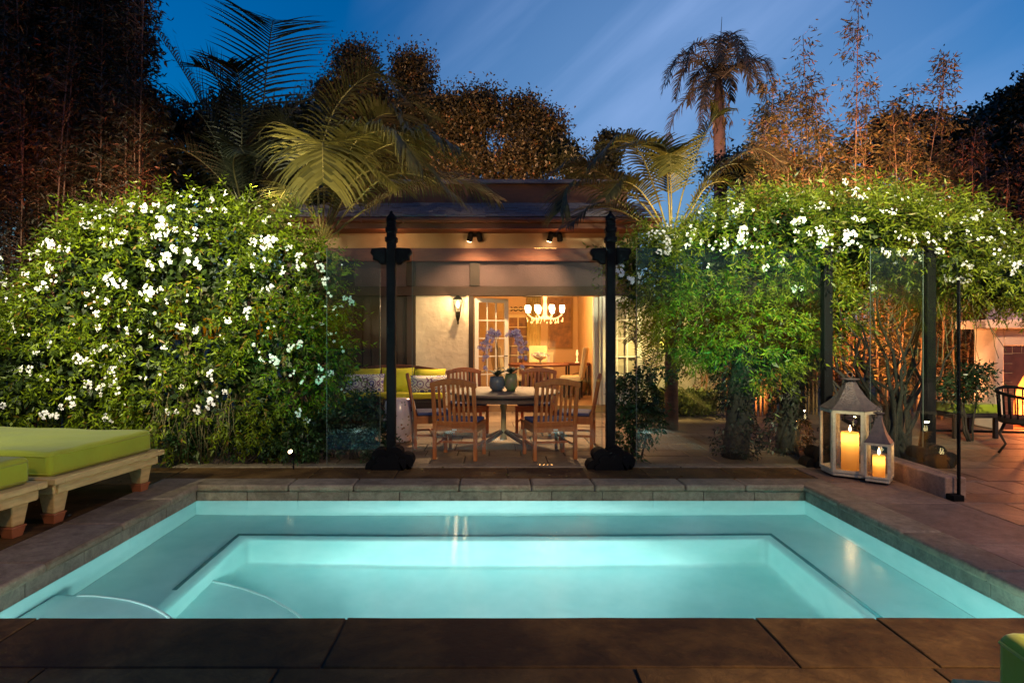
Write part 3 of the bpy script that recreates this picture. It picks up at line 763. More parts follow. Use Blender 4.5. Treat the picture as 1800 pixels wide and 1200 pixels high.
for px in (936, 968):
    for y in (YB-.4, YB-.06): m.box(X_(px, YB)-.025, X_(px, YB)+.025, y-.025, y+.025, IF, IF+.08)
m.build('foot', M['cream'], cs)
m = MB().box(X_(940, YB), X_(964, YB), YB-.435, YB-.42, IF+.2, Z_(625, YB)); m.build('door_panel', M['white'], cs, bevel=.006)
# small dark fireplace niche box at right with basket
nb = thing('side_table', 'small dark side table by the right wall of the dining room', 'table', (2.1, 14.6, IF))
MB().box(1.78, 2.32, 14.35, 14.9, .80, .86).build('tabletop', M['fascia'], nb, bevel=.006)
for x in (1.81, 2.27):
    for y in (14.38, 14.85): MB().box(x, x+.04, y, y+.04, IF, .80).build('leg', M['darkwood'], nb)
bk = thing('basket', 'round wicker basket on the floor under the dark side table', 'basket', (2.08, 14.55, IF))
m = MB().lathe([(.15, 0), (.21, .12), (.22, .26), (.19, .38), (.17, .38), (.2, .26), (.16, .03)], 20, c=(2.08, 14.6, IF)); m.build('body', M['basket'], bk, smooth=True)
m = MB(); m.tube([(2.08+.19*math.cos(a), 14.6, IF+.36+.14*math.sin(a)) for a in [math.pi*k/10 for k in range(11)]], .012, 6); m.build('handle', M['basket'], bk)
vs = thing('glass_figurine', 'small glass candlestick on the dark side table', 'candlestick', (2.05, 14.6, .86))
m = MB().lathe([(.05, 0), (.05, .01), (.012, .03), (.02, .09), (.01, .14), (.03, .2), (.028, .22), (.01, .3)], 12, c=(2.05, 14.6, .86)); m.build('stick', M['crystal'], vs, smooth=True)  # glows by its material, not a light source
# indoor dining table
dt = thing('indoor_dining_table', 'polished brown dining table under the chandelier indoors', 'table', (1.15, 14.2, IF))
m = MB().lathe([(.02, .68), (.66, .69), (.70, .71), (.70, .73), (.66, .74), (.0, .74)], 40, c=(1.1, 14.2, IF)); m.build('tabletop', M['fascia'], dt, smooth=False)
m = MB().lathe([(.26, 0), (.25, .03), (.08, .07), (.06, .2), (.09, .4), (.06, .62), (.12, .68)], 20, c=(1.1, 14.2, IF)); m.build('pedestal', M['fascia'], dt, smooth=True)
fb = thing('flower_bowl', 'footed bowl of pale flowers on the indoor dining table', 'bowl', (1.1, 14.2, IF+.74))
m = MB().lathe([(.07, 0), (.06, .015), (.02, .04), (.03, .08), (.12, .12), (.15, .17), (.13, .16), (.03, .1)], 20, c=(1.15, 14.1, IF+.74)); m.build('bowl', M['cream'], fb, smooth=True)
P = np.array((1.15, 14.1, IF+.92))+rng.normal(size=(160, 3))*np.array((.09, .06, .025)); rawmesh('blossoms', leaves(P, rng.normal(size=(160, 3))+np.array((0, 0, .8)), .05, .04), 4, M['petal'], fb)
# parsons chairs
def parsons():
    t = thing('dining_chair', '', 'chair', (0, 0, 0), 'cream high-back chairs at the indoor dining table')
    MB().box(-.23, .23, -.23, .23, .38, .50).build('seat', M['cream'], t, bevel=.03)
    m = MB(); mt = Matrix.Translation((0, .21, .45)) @ Matrix.Rotation(R(-9), 4, 'X'); m.box(-.23, .23, -.04, .05, 0, .68, mt); m.build('backrest', M['cream'], t, bevel=.03)
    for a in (-.19, .19):
        for b_ in (-.19, .2): MB().frustum((a, b_, 0), .03, (a, b_, .38), .045).build('leg', M['darkwood'], t)
    return t
c0 = parsons(); place(c0, (.42, 13.75, IF), R(115), 'cream high-back chair left of the indoor table behind the orchid')
c1 = copy_tree(c0); place(c1, (1.80, 13.7, IF), R(-105), 'cream high-back chair right of the indoor table beside the right doorway')
c1 = copy_tree(c0); place(c1, (1.2, 15.1, IF), R(0), 'cream high-back chair at the far side of the indoor table')
# chandelier
CX, CY, CZ = X_(958, 14.3), 14.3, 2.02
ch = thing('chandelier', 'glowing white glass chandelier hanging over the indoor dining table', 'chandelier', (CX, CY, IC))
m = MB().tube([(CX, CY, IC), (CX, CY, CZ-.12)], [.02, .02], 8); m.lathe([(.015, .42), (.05, .36), (.03, .25), (.055, .1), (.035, 0), (.06, -.08), (.02, -.16)], 12, c=(CX, CY, CZ)); m.build('stem', M['crystal'], ch, smooth=True)
for k in range(8):
    a = 2*math.pi*(k+.35)/8; dx, dy = math.cos(a), math.sin(a); r = .42
    m = MB().tube([(CX+dx*r*q, CY+dy*r*q, CZ-.05-.10*math.sin(q*math.pi)) for q in (0, .25, .5, .75, 1)], .011, 6); arm = m.build('arm', M['crystal'], ch, smooth=True)
    MB().lathe([(.035, -.04), (.05, .0), (.062, .06), (.055, .12), (.045, .125)], 12, c=(CX+dx*r, CY+dy*r, CZ+.03)).build('lamp_shade', M['shade'], arm, smooth=True)
m = MB()
for k in range(70):
    a = random.uniform(0, 6.28); r = random.choice((.2, .3, .42)); z = CZ-.1-random.uniform(0, .14)
    m.lathe([(.002, .02), (.012, .0), (.002, -.03)], 5, c=(CX+r*math.cos(a), CY+r*math.sin(a), z))
m.build('crystal_drops', M['crystal'], ch)
lamp('POINT', (CX, CY, CZ+.25), 120, (1, .43, .12), .25)
lamp('POINT', (CX, CY-.1, CZ-.5), 70, (1, .43, .12), .25)
# sconce
sc = thing('wall_sconce', 'lit black wall lantern on the cream wall left of the french doors', 'wall light', (X_(805, YF), YF-.0, 2.0))
c = Vector((X_(805, YF-.14), YF-.16, 0))
m = MB().frustum((c.x, c.y, 1.86), .09, (c.x, c.y, 1.96), .10); m.tube([(c.x, YF, 1.75), (c.x, YF-.1, 1.72), (c.x, c.y, 1.86)], .014, 8); m.lathe([(.004, -.12), (.03, -.05), (.045, 0)], 10, c=(c.x, c.y, 1.86))
m.build('bracket', M['iron'], sc)
m = MB()
for a, b_ in ((-1,-1),(1,-1),(1,1),(-1,1)): m.tube([(c.x+a*.05, c.y+b_*.05, 1.96), (c.x+a*.085, c.y+b_*.085, 2.2)], .006, 4)
m.build('cage', M['iron'], sc)
MB().frustum((c.x, c.y, 2.2), .2, (c.x, c.y, 2.27), .05).build('cap', M['iron'], sc); 
MB().lathe([(.012, 0), (.032, .05), (.02, .1), (.004, .14)], 10, c=(c.x, c.y, 2.04)).build('bulb', M['flame'], sc, smooth=True)
lamp('POINT', (c.x, c.y-.08, 2.1), 22, WARM, .03)
# eave spotlights
for px, lab in ((835, 'twin-headed eave spotlight above the wall lantern'), (974, 'twin-headed eave spotlight above the french door opening')):
    x = X_(px, YF)
    t = thing('eave_spotlight', lab, 'spotlight', (x, YF, 3.52), 'spotlights under the eave')
    MB().box(x-.05, x+.08, YF-.10, YF-.002, 3.44, 3.50).build('mount', M['iron'], t)
    for sx in (-1, 1):
        mt = Matrix.Translation((x+sx*.09, YF-.16, 3.42)) @ Matrix.Rotation(R(25), 4, 'X') @ Matrix.Rotation(R(-sx*12), 4, 'Y')
        hd = MB().lathe([(.035, .09), (.055, .06), (.055, -.08), (.05, -.085)], 14, mtx=mt).build('lamp_head', M['iron'], t, smooth=False)
        if sx < 0: MB().lathe([(.045, -.087), (.045, -.095)], 14, mtx=mt).build('bulb', M['spotglow'], hd)
    lamp('SPOT', (x-.09, YF-.3, 3.36), 760, WARM, .05, (x*.6+.1, 10.1, 0), 58, .5)
    lamp('SPOT', (x+.09, YF-.95, 3.38), 330, WARM, .05, (x-.1 if x < 0 else .15, YF+.3, 1.2), 95, .8)
    lamp('POINT', (x, YF-.45, 3.30), 3.5, (1, .48, .2), .05)  # added glow lamp on the eave wall, apart from the heads
lamp('POINT', (-1.9, 11.9, 3.36), 6, (1, .48, .2), .05)  # added soffit glow, no spotlight mounted here

# ------------------------------------------------------------ teak chairs and table
def slat_chair():
    t = thing('teak_chair', '', 'chair', (0, 0, 0), 'slatted teak chairs round the patio table')
    m = MB()
    sh = Matrix.Translation((0, -.24, .42)) @ Matrix.Rotation(R(10), 4, 'X')
    # frame of the back: stiles and bowed top rail
    m = MB(); m.box(-.255, -.21, -.016, .016, 0, .47, sh); m.box(.21, .255, -.016, .016, 0, .47, sh)
    m.build('back_stile', M['teak'], t, bevel=.006)
    out = []
    for k in range(13):
        x = -.265+.53*k/12; out.append((x, .52+.055*math.cos(x/.265*math.pi/2)))
    low = [(x, z-.075+.012*abs(x)/.265) for x, z in out]
    MB().prism(out[::-1]+low, -.018, .018, sh).build('top_rail', M['teak'], t, bevel=.006)
    for k in range(7):
        x = -.165+.33*k/6
        a = MB(); a.box(x-.014, x+.014, -.008, .008, .035, .51, sh); a.build('slat', M['teak'], t)
    MB().box(-.21, .21, -.014, .014, -.005, .045, sh).build('lower_rail', M['teak'], t, bevel=.005)
    for sx in (-1, 1):
        MB().box(sx*.235-.02, sx*.235+.02, -.265, -.222, 0, .44).build('leg', M['teak'], t, bevel=.004)
        MB().box(sx*.235-.02, sx*.235+.02, .20, .24, 0, .43).build('leg', M['teak'], t, bevel=.004)
    m = MB(); m.box(-.255, .255, -.25, .26, .40, .43); m.build('seat', M['teak'], t, bevel=.008)
    m = MB(); m.box(-.215, .215, -.262, -.24, .34, .40); m.box(-.215, .215, .21, .235, .33, .40)
    for sx in (-1, 1): m.box(sx*.235-.012, sx*.235+.012, -.222, .20, .33, .40); m.box(sx*.235-.01, sx*.235+.01, -.222, .20, .16, .19)
    m.box(-.225, .225, -.02, .0, .162, .188)
    m.build('apron', M['teak'], t)
    MB().box(-.235, .235, -.215, .245, .432, .475).build('seat_cushion', M['blue'], t, bevel=.018, seg=3)
    MB().box(-.025, .025, -.267, -.262, .36, .375).build('maker_plate', M['white'], t)
    return t
tx, ty = .20, 8.72
tb = thing('patio_table', 'round grey teak patio table set with the orchid pots', 'table', (tx, ty, 0))
MB().lathe([(0, .69), (.74, .69), (.78, .70), (.78, .725), (.75, .73), (0, .73)], 48, c=(tx, ty, 0)).build('tabletop', M['teakgrey'], tb)
MB().lathe([(.66, .61), (.68, .61), (.68, .689), (.66, .689)], 48, c=(tx, ty, 0)).build('apron', M['teakgrey'], tb)
MB().lathe([(.05, .05), (.04, .1), (.035, .45), (.05, .5), (.04, .56), (.09, .60), (.11, .66), (.12, .689)], 16, c=(tx, ty, 0)).build('pedestal', M['cream'], tb, smooth=True)
for k in range(4):
    a = R(45+90*k); MB().tube([(tx+.04*math.cos(a), ty+.04*math.sin(a), .16), (tx+.25*math.cos(a), ty+.25*math.sin(a), .08), (tx+.42*math.cos(a), ty+.42*math.sin(a), .025)], [.03, .028, .022], 6).build('foot', M['teakgrey'], tb, smooth=True)
c0 = slat_chair()
chairs = [(-.36, 7.76, 'teak slat chair with its back to the pool, left of the two nearest'),
          (.74, 7.76, 'teak slat chair with its back to the pool, right of the two nearest'),
          (-.78, 8.55, 'teak slat chair at the left side of the patio table, side-on'),
          (1.16, 8.50, 'teak slat chair at the right side of the patio table, side-on'),
          (-.33, 9.72, 'dark teak slat chair behind the table below the wall lantern'),
          (.72, 9.72, 'dark teak slat chair behind the table in front of the open doorway')]
for i, (x, y, lab) in enumerate(chairs):
    o = c0 if i == 0 else copy_tree(c0)
    ang = math.atan2(ty-y, tx-x)-math.pi/2
    if i < 2: ang *= .42
    if i >= 4: ang = math.pi+(ang-math.pi)*.5 if ang > 0 else -math.pi+(ang+math.pi)*.5
    place(o, (x, y, 0), ang, lab); o.scale = (1.08, 1, 1)
# orchids
def pot(x, y, r, h, m_, lab):
    t = thing('orchid_pot', lab, 'potted orchid', (x, y, .73), 'orchid pots on the patio table')
    MB().lathe([(r*.6, 0), (r*.95, h*.25), (r, h*.6), (r*.85, h), (r*.75, h), (r*.8, h*.6)], 20, c=(x, y, .731)).build('pot', m_, t, smooth=True)
    lm = MB()
    for k in range(6):
        a = k*1.05+.3; n = 7; L_ = .26
        pts = []
        for j in range(n):
            u = j/(n-1); cxx = x+math.cos(a)*L_*u; cyy = y+math.sin(a)*L_*u; z = .731+h+.10*math.sin(u*2.4)-.03*u
            w = .04*math.sin(math.pi*min(u*.9+.1, 1)); s_ = Vector((-math.sin(a), math.cos(a), 0))*w
            pts.append((Vector((cxx, cyy, z))+s_, Vector((cxx, cyy, z))-s_))
        lm.add([p for q in pts for p in q], [(2*j, 2*j+2, 2*j+3, 2*j+1) for j in range(n-1)])
    lm.build('leaf_rosette', M['shrub'], t, smooth=True)
    return t
t1 = pot(tx-.09, ty-.05, .11, .2, M['potblue'], 'blue-grey orchid pot with purple blooms arching left')
t2 = pot(tx+.10, ty-.07, .09, .24, M['potgreen'], 'green glazed orchid pot with purple blooms arching right')
for tt, x, sgn, nst in ((t1, tx-.08, -1, 3), (t2, tx+.08, 1, 3)):
    fl = MB(); st = MB()
    for k in range(nst):
        yy = ty-.05+.05*(k-1); top = Vector((x-sgn*.03*k+sgn*.05, yy, 1.56-.02*k)); pts = [Vector((x, yy, .9)), Vector((x+sgn*.01, yy, 1.25)), top]
        for j in range(1, 7): pts.append(top+Vector((sgn*(.030*j+.008*k), random.uniform(-.02, .02), .02-.012*j*j*(.6+.25*k))))
        st.tube(pts, .004, 5)
        for j, p in enumerate(pts[2:]):
            for q in range(3):
                c = p+Vector((random.uniform(-.03, .03), random.uniform(-.04, .0), random.uniform(-.04, .015)))
                fn = Vector((random.uniform(-.7, .7), -1, random.uniform(-.5, .4))).normalized(); fu = fn.cross(Vector((0, 0, 1))).normalized(); fw = fn.cross(fu); r = random.uniform(.026, .034)
                for a in range(5):
                    an = R(90+72*a); dv = fu*math.cos(an)+fw*math.sin(an); e1 = fu*math.cos(an+.5)+fw*math.sin(an+.5); e2 = fu*math.cos(an-.5)+fw*math.sin(an-.5)
                    fl.add([c, c+e1*r*.7+fn*.008, c+dv*r, c+e2*r*.7+fn*.008], [(0,1,2,3)])
    st.build('flower_stem', M['stemgreen'], tt, smooth=True); fl.build('blossoms', M['orchid'], tt)
# bench with cushions
bx0, bx1, by = -2.65, -.80, 11.25
bn = thing('garden_bench', 'dark timber garden bench with lime seat cushion under the house wall', 'bench', ((bx0+bx1)/2, by, 0))
m = MB().box(bx0, bx1, by-.32, by+.30, .34, .38); m.build('seat', M['darkwood'], bn, bevel=.008)
m = MB().box(bx0+.02, bx1-.02, by-.33, by-.325, .2, .34)
for z in (.10, .2): m.box(bx0+.06, bx1-.06, by-.30, by-.27, z, z+.06)
m.build('apron', M['darkwood'], bn)
for x in (bx0+.03, bx1-.09):
    for y in (by-.31, by+.24): MB().box(x, x+.06, y, y+.06, 0, .34).build('leg', M['darkwood'], bn)
out = [(bx0+(bx1-bx0)*k/16, .86+.10*math.sin(math.pi*k/16)) for k in range(17)]
m = MB().prism(out[::-1]+[(bx0, .80), (bx1, .80)], by+.27, by+.31); m.build('back_rail', M['fascia'], bn, bevel=.006)
m = MB()
for k in range(15): x = bx0+.04+(bx1-bx0-.1)*k/14; m.box(x, x+.03, by+.28, by+.30, .38, .82)
m.build('back_slats', M['darkwood'], bn)
MB().box(bx0+.02, bx1-.02, by-.33, by+.24, .385, .49).build('seat_cushion', M['yellow'], bn, bevel=.035, seg=4)
def cushion(cx, cy, cz, w, h, d, tilt, m_, lab, rz=0, name='cushion'):
    n = 9; m = MB(); vs = []; fs = []
    mt = Matrix.Translation((cx, cy, cz)) @ Matrix.Rotation(rz, 4, 'Z') @ Matrix.Rotation(tilt, 4, 'X')
    for s in (-1, 1):
        for i in range(n):
            for j in range(n):
                u, v = i/(n-1)*2-1, j/(n-1)*2-1
                pinch = 1-.06*(1-abs(u*v))*1.0
                th = ((1-u**4)*(1-v**4))**.5
                x = u*w/2*(1-.07*(1-v*v)); z = v*h/2*(1-.07*(1-u*u))
                vs.append((x, s*d/2*th, z))
    for s in (0, 1):
        o_ = s*n*n
        for i in range(n-1):
            for j in range(n-1): fs.append((o_+i*n+j, o_+(i+1)*n+j, o_+(i+1)*n+j+1, o_+i*n+j+1))
    m.add(vs, fs, mt)
    o = m.build(name, m_, smooth=True)
    off = Vector((cx, cy, cz))
    o.data.transform(Matrix.Translation(-off)); o.location = off
    return tag(o, lab, 'cushion', 'scatter cushions on the garden bench')
cushion(-2.28, by+.10, .68, .62, .46, .18, R(-14), M['yellow'], 'plain lime back cushion at the far left of the bench')
cushion(-1.66, by+.10, .69, .60, .46, .18, R(-14), M['yellow'], 'plain lime back cushion in the middle of the bench')
cushion(-1.08, by+.10, .68, .58, .44, .18, R(-14), M['yellow'], 'plain lime back cushion at the right end of the bench')
cushion(-2.22, by-.12, .64, .72, .36, .16, R(-16), M['print'], 'blue and white printed cushion left of the iron post')
cushion(-1.08, by-.13, .63, .66, .33, .16, R(-16), M['print'], 'blue and white printed cushion right of the iron post')
# ceramic garden stool
m = MB().lathe([(.15, 0), (.17, .03), (.165, .07), (.20, .12), (.235, .28), (.235, .42), (.205, .56), (.18, .60), (0, .605)], 28, c=(X_(703, 8.9), 8.9, 0))
def floral():
    mm, nt2, b2 = nodes('floral_ceramic'); L2 = nt2.links.new
    tc2 = N(nt2, 'ShaderNodeTexCoord'); v = N(nt2, 'ShaderNodeTexVoronoi'); v.inputs['Scale'].default_value = 15; L2(tc2.outputs['Object'], v.inputs[0])
    c2 = N(nt2, 'ShaderNodeValToRGB'); e = c2.color_ramp.elements; c2.color_ramp.interpolation = 'CONSTANT'
    e[0].color = (.35, .05, .08, 1); e[1].position = .22; e[1].color = (.66, .60, .68, 1); k = e.new(.14); k.color = (.13, .20, .12, 1)
    L2(v.outputs['Distance'], c2.inputs[0]); L2(c2.outputs[0], b2.inputs['Base Color']); b2.inputs['Roughness'].default_value = .2
    return mm
tag(m.build('garden_stool', floral(), smooth=True), 'floral ceramic drum stool behind the left iron post', 'stool')

# ------------------------------------------------------------ lanterns
def lantern(x, y, w, hb, hr, n, rot, lab, cr_, ch_, ringr, group='metal candle lanterns on the pool deck'):
    t = thing('candle_lantern', lab, 'lantern', (x, y, .012), group)
    z0 = .012; r = w/2
    P_ = [(x+r*math.cos(rot+2*math.pi*k/n), y+r*math.sin(rot+2*math.pi*k/n)) for k in range(n)]
    def ring(ra, z, z2):
        m = MB(); q = [(x+ra*math.cos(rot+2*math.pi*k/n), y+ra*math.sin(rot+2*math.pi*k/n)) for k in range(n)]
        m.add([(a, b, z) for a, b in q]+[(a, b, z2) for a, b in q], [tuple(range(n-1, -1, -1)), tuple(range(n, 2*n))]+[(k, (k+1)%n, (k+1)%n+n, k+n) for k in range(n)]); return m
    ring(r*1.0, z0+.012, z0+.05).build('base', M['lframe'], t, bevel=.006)
    for a, b in P_: MB().lathe([(.012, 0), (.016, .012)], 8, c=(x+(a-x)*.85, y+(b-y)*.85, z0)).build('foot', M['ironm'], t)
    fr = MB(); bw = .027 if w > .4 else .017
    zt = z0+hb
    for k in range(n):
        a = Vector((*P_[k], 0)); b = Vector((*P_[(k+1)%n], 0)); d = (b-a).normalized()
        ang = math.atan2(d.y, d.x); ln = (b-a).length
        mt = Matrix.Translation((a.x, a.y, 0)) @ Matrix.Rotation(ang, 4, 'Z')
        fr.box(0, bw, -.012, .006, z0+.05, zt, mt); fr.box(ln-bw, ln, -.0118, .0062, z0+.05, zt, mt)
        fr.box(bw, ln-bw, -.0115, .0055, zt-bw*1.2, zt, mt); fr.box(bw, ln-bw, -.0115, .0055, z0+.051, z0+.05+bw, mt)
    fr.build('frame', M['lframe'], t)
    gl = MB()
    for k in range(n):
        a = P_[k]; b = P_[(k+1)%n]; s = .985
        a = (x+(a[0]-x)*s, y+(a[1]-y)*s); b = (x+(b[0]-x)*s, y+(b[1]-y)*s)
        gl.quad((a[0], a[1], z0+.05), (b[0], b[1], z0+.05), (b[0], b[1], zt), (a[0], a[1], zt))
    gl.build('glass', M['pane'], t)
    rf = MB(); prof = [(1.07, 0), (1.07, .02), (.82, .20), (.62, .38), (.46, .60), (.32, .82), (.24, 1.0)]
    vs = []; fs = []
    for q, zz in prof:
        for k in range(n): vs.append((x+r*q*math.cos(rot+2*math.pi*k/n), y+r*q*math.sin(rot+2*math.pi*k/n), zt+.002+zz*hr))
    for i in range(len(prof)-1):
        for k in range(n): fs.append((i*n+k, i*n+(k+1)%n, (i+1)*n+(k+1)%n, (i+1)*n+k))
    fs.append(tuple(range(n-1, -1, -1))); fs.append(tuple((len(prof)-1)*n+k for k in range(n))); rf.add(vs, fs)
    rf.build('roof', M['ironm'], t)
    zc = zt+hr
    MB().lathe([(r*.24, 0), (r*.20, .02), (r*.20, .035), (r*.34, .045), (r*.34, .055), (r*.05, .06)], 16, c=(x, y, zc)).build('vent_cap', M['ironm'], t)
    MB().tube([(x+ringr*math.cos(a), y, zc+.06+ringr+ringr*math.sin(a)) for a in [2*math.pi*k/16 for k in range(17)]], .005, 6, caps=False).build('ring', M['ironm'], t, smooth=True)
    # candle: thing of its own
    c = thing('candle', 'tall lit pillar candle in the large lantern' if w > .4 else 'short lit pillar candle in the small lantern', 'candle', (x, y, z0+.05), 'lit pillar candles in the lanterns')
    zz = z0+.051
    MB().lathe([(cr_*.98, 0), (cr_, .01), (cr_, ch_-.01), (cr_*.95, ch_), (cr_*.85, ch_-.005), (cr_*.6, ch_-.025), (.004, ch_-.03)], 28, c=(x, y, zz)).build('wax', M['wax'], c, smooth=True)
    MB().tube([(x, y, zz+ch_-.03), (x+.003, y, zz+ch_+.01)], .003, 5).build('wick', M['iron'], c)
    MB().lathe([(.002, 0), (.011, .015), (.012, .028), (.006, .05), (.001, .072)], 10, c=(x, y, zz+ch_+.004)).build('flame', M['flame'], c, smooth=True)
    lamp('POINT', (x, y, zz+ch_-.05), 3.0 if w > .4 else 1.1, (1, .66, .26), .02)
    lamp('POINT', (x, y-.02, zz+ch_+.11), 2.4 if w > .4 else 1.1, WARM, .012)
lantern(X_(1496, 6.7), 6.72, .56, .70, .27, 6, R(26), 'large six-sided metal lantern with a tall candle on the deck', .085, .40, .03)
lantern(X_(1546, 6.35), 6.36, .30, .40, .25, 4, R(5), 'small square metal lantern with a short candle beside the larger one', .055, .22, .028)

# ------------------------------------------------------------ loungers
def lounger():
    t = thing('platform_lounger', '', 'sun lounger', (0, 0, 0), 'timber platform loungers with lime mattresses')
    W_, L_ = 1.30, 2.2    # width along local y, length along -x
    m = MB(); m.box(-L_, 0, 0, .09, .33, .38); m.box(-L_, 0, W_-.09, W_, .33, .38); m.box(-.09, 0, .09, W_-.09, .33, .38); m.box(-L_, -L_+.09, .09, W_-.09, .33, .38)
    m.box(-L_+.06, -.05, .03, .06, .25, .33); m.box(-L_+.06, -.05, W_-.06, W_-.03, .25, .33); m.box(-.06, -.03, .06, W_-.06, .25, .33)
    m.build('frame', M['wood'], t, bevel=.008)
    m = MB()
    for k in range(16): x = -.10-k*.13; m.box(x-.10, x, .092, W_-.092, .345, .368)
    m.build('deck_slats', M['wood'], t, bevel=.004)
    for x in (-.14, -L_+.16):
        for y in (.13, W_-.17):
            l = MB().frustum((x, y, .085), .105, (x, y, .33), .165).build('leg', M['wood'], t, bevel=.01)
            f = MB().frustum((x, y, 0), .09, (x, y, .07), .118); f.box(x-.064, x+.064, y-.064, y+.064, .07, .085); f.build('foot', M['foot'], l, bevel=.005)
    m = MB()
    nx, ny = 12, 9; vs = []; fs = []
    x0, x1, y0, y1, z0, z1 = -L_+.05, -.10, .05, W_-.05, .372, .575
    n1, n2 = 24, 16; vs = []; fs = []
    def top(u, v): return z1+.012*math.sin(math.pi*u)*math.sin(math.pi*v)+.004*math.sin(u*17+v*5)+.003*math.sin(v*23-u*7)
    def ins(u): return .0
    rim = []
    for i_ in range(n1+1):
        for j_ in range(n2+1):
            u, v = i_/n1, j_/n2; vs.append((x0+(x1-x0)*u, y0+(y1-y0)*v, top(u, v)))
    k0 = len(vs)
    for i_ in range(n1+1):
        for j_ in range(n2+1):
            u, v = i_/n1, j_/n2; vs.append((x0+(x1-x0)*u, y0+(y1-y0)*v, z0))
    I = lambda i_, j_, b_: b_*k0+i_*(n2+1)+j_
    for i_ in range(n1):
        for j_ in range(n2): fs.append((I(i_, j_, 0), I(i_+1, j_, 0), I(i_+1, j_+1, 0), I(i_, j_+1, 0))); fs.append((I(i_, j_, 1), I(i_, j_+1, 1), I(i_+1, j_+1, 1), I(i_+1, j_, 1)))
    for i_ in range(n1): fs.append((I(i_, 0, 0), I(i_, 0, 1), I(i_+1, 0, 1), I(i_+1, 0, 0))); fs.append((I(i_, n2, 0), I(i_+1, n2, 0), I(i_+1, n2, 1), I(i_, n2, 1)))
    for j_ in range(n2): fs.append((I(0, j_, 0), I(0, j_+1, 0), I(0, j_+1, 1), I(0, j_, 1))); fs.append((I(n1, j_, 0), I(n1, j_, 1), I(n1, j_+1, 1), I(n1, j_+1, 0)))
    mm = MB(); mm.add(vs, fs); mo = mm.build('mattress', M['lime'], t, bevel=.04, seg=4)
    pp = MB()
    for zq in (z1-.035, z0+.03):
        pp.tube([(x0+.03, y0-.002, zq), (x1-.03, y0-.002, zq), (x1+.002, y0+.03, zq), (x1+.002, y1-.03, zq), (x1-.03, y1+.002, zq), (x0+.03, y1+.002, zq)], .005, 6)
    pp.build('piping', M['lime'], mo, smooth=True)
    return t
l0 = lounger(); place(l0, (X_(114, 4.87)-.07, 4.87, 0), R(-8), 'far platform lounger with lime mattress, its corner by the hedge')
l1 = copy_tree(l0); place(l1, (-3.57, 3.52, 0), R(-8), 'nearer platform lounger at the left, mostly cut off by the frame')
l2 = copy_tree(l0); place(l2, (1.51, 2.05, .0), R(173), 'platform lounger at the bottom right corner, only its mattress in view')

# ------------------------------------------------------------ fireplace and right side furniture
fx = 8.05; fy = 10.0
fp = thing('outdoor_fireplace', 'white stucco outdoor fireplace with burning fire and thick mantel', 'fireplace', (9.3, fy, 0))
ax, ar_, az = 9.2, .85, .35
def arch(cx, r, zs, n=16): return [(cx-r*math.cos(math.pi*k/n), zs+r*math.sin(math.pi*k/n)) for k in range(n+1)]
# surround with arched hole
m = MB()
ao = arch(ax, ar_, az)
prev = None
out_l = [(8.18, 0)]; 
face = [(ax-ar_, 0)]+ao+[(ax+ar_, 0)]
outer = [(8.18, 0)]+[(8.18, az+(1.33-az)*k/5) for k in range(6)]+[(8.18+(2.04)*k/6, 1.33) for k in range(1, 6)]+[(10.22, 1.33-(1.33-az)*k/5) for k in range(6)]+[(10.22, 0)]
inner = face; nI = len(inner); nO = len(outer)
for k in range(nI-1):
    f0, f1 = k/(nI-1), (k+1)/(nI-1); i0, i1 = int(round(f0*(nO-1))), int(round(f1*(nO-1)))
    pts = [inner[k], inner[k+1]]+[outer[j] for j in range(i1, i0-1, -1)]
    m.add([(x, fy-.03, z) for x, z in pts], [tuple(range(len(pts)))])
m.build('tile_surround', M['tile'], fp)
gr = MB()
for k in range(1, 14): x = 8.18+.15*k; gr.box(x-.004, x+.004, fy-.036, fy-.031, 1.22, 1.33)
gr.box(8.18, 10.22, fy-.036, fy-.0312, 1.21, 1.218)
for k in range(1, 9): gr.box(8.18, 8.33, fy-.036, fy-.031, .15*k-.004, .15*k+.004)
gr.build('tile_grout', M['band'], fp)
m = MB(); m.box(fx, 8.18, fy-.06, fy+.4, 0, 1.6); m.box(10.22, 10.5, fy-.06, fy+.4, 0, 1.6); m.box(8.18, 10.22, fy-.06, fy+.4, 1.33, 1.6); m.build('stucco_body', M['fire'], fp, bevel=.02)
m = MB(); m.box(fx-.30, 10.8, fy-.24, fy+.42, 1.602, 1.74); m.build('mantel', M['fire'], fp, bevel=.02)
m = MB(); prof = [(1.0, 1.742), (.98, 1.95), (.90, 2.15), (.76, 2.35), (.6, 2.55), (.5, 2.9), (.48, 3.6)]
vs = []; fs = []
for q, z in prof:
    for a, b_ in ((-1,-1),(1,-1),(1,1),(-1,1)): vs.append((9.55+a*1.25*q, fy+.2+b_*.32*q, z))
for i in range(len(prof)-1):
    for k in range(4): fs.append((i*4+k, i*4+(k+1)%4, (i+1)*4+(k+1)%4, (i+1)*4+k))
fs.append(tuple(range(len(vs)-4, len(vs)))); m.add(vs, fs); m.build('chimney_hood', M['hood'], fp, bevel=.05)
m = MB(); m.box(8.12, 10.3, fy+.41, fy+.45, 0, 1.6); m.quad((8.2, fy+.4, 0), (10.2, fy+.4, 0), (10.2, fy+.4, 1.4), (8.2, fy+.4, 1.4)); 
m.quad((8.3, fy, 0), (8.3, fy+.4, 0), (8.3, fy+.4, 1.4), (8.3, fy, 1.4)); m.quad((8.2, fy, .01), (10.2, fy, .01), (10.2, fy+.4, .01), (8.2, fy+.4, .01)); m.quad((8.2, fy, 1.35), (10.2, fy, 1.35), (10.2, fy+.4, 1.35), (8.2, fy+.4, 1.35)); m.build('firebox', M['firebrick'], fp)
fr = thing('log_fire', 'burning log fire inside the arched fireplace', 'fire', (9.1, fy+.35, .01))
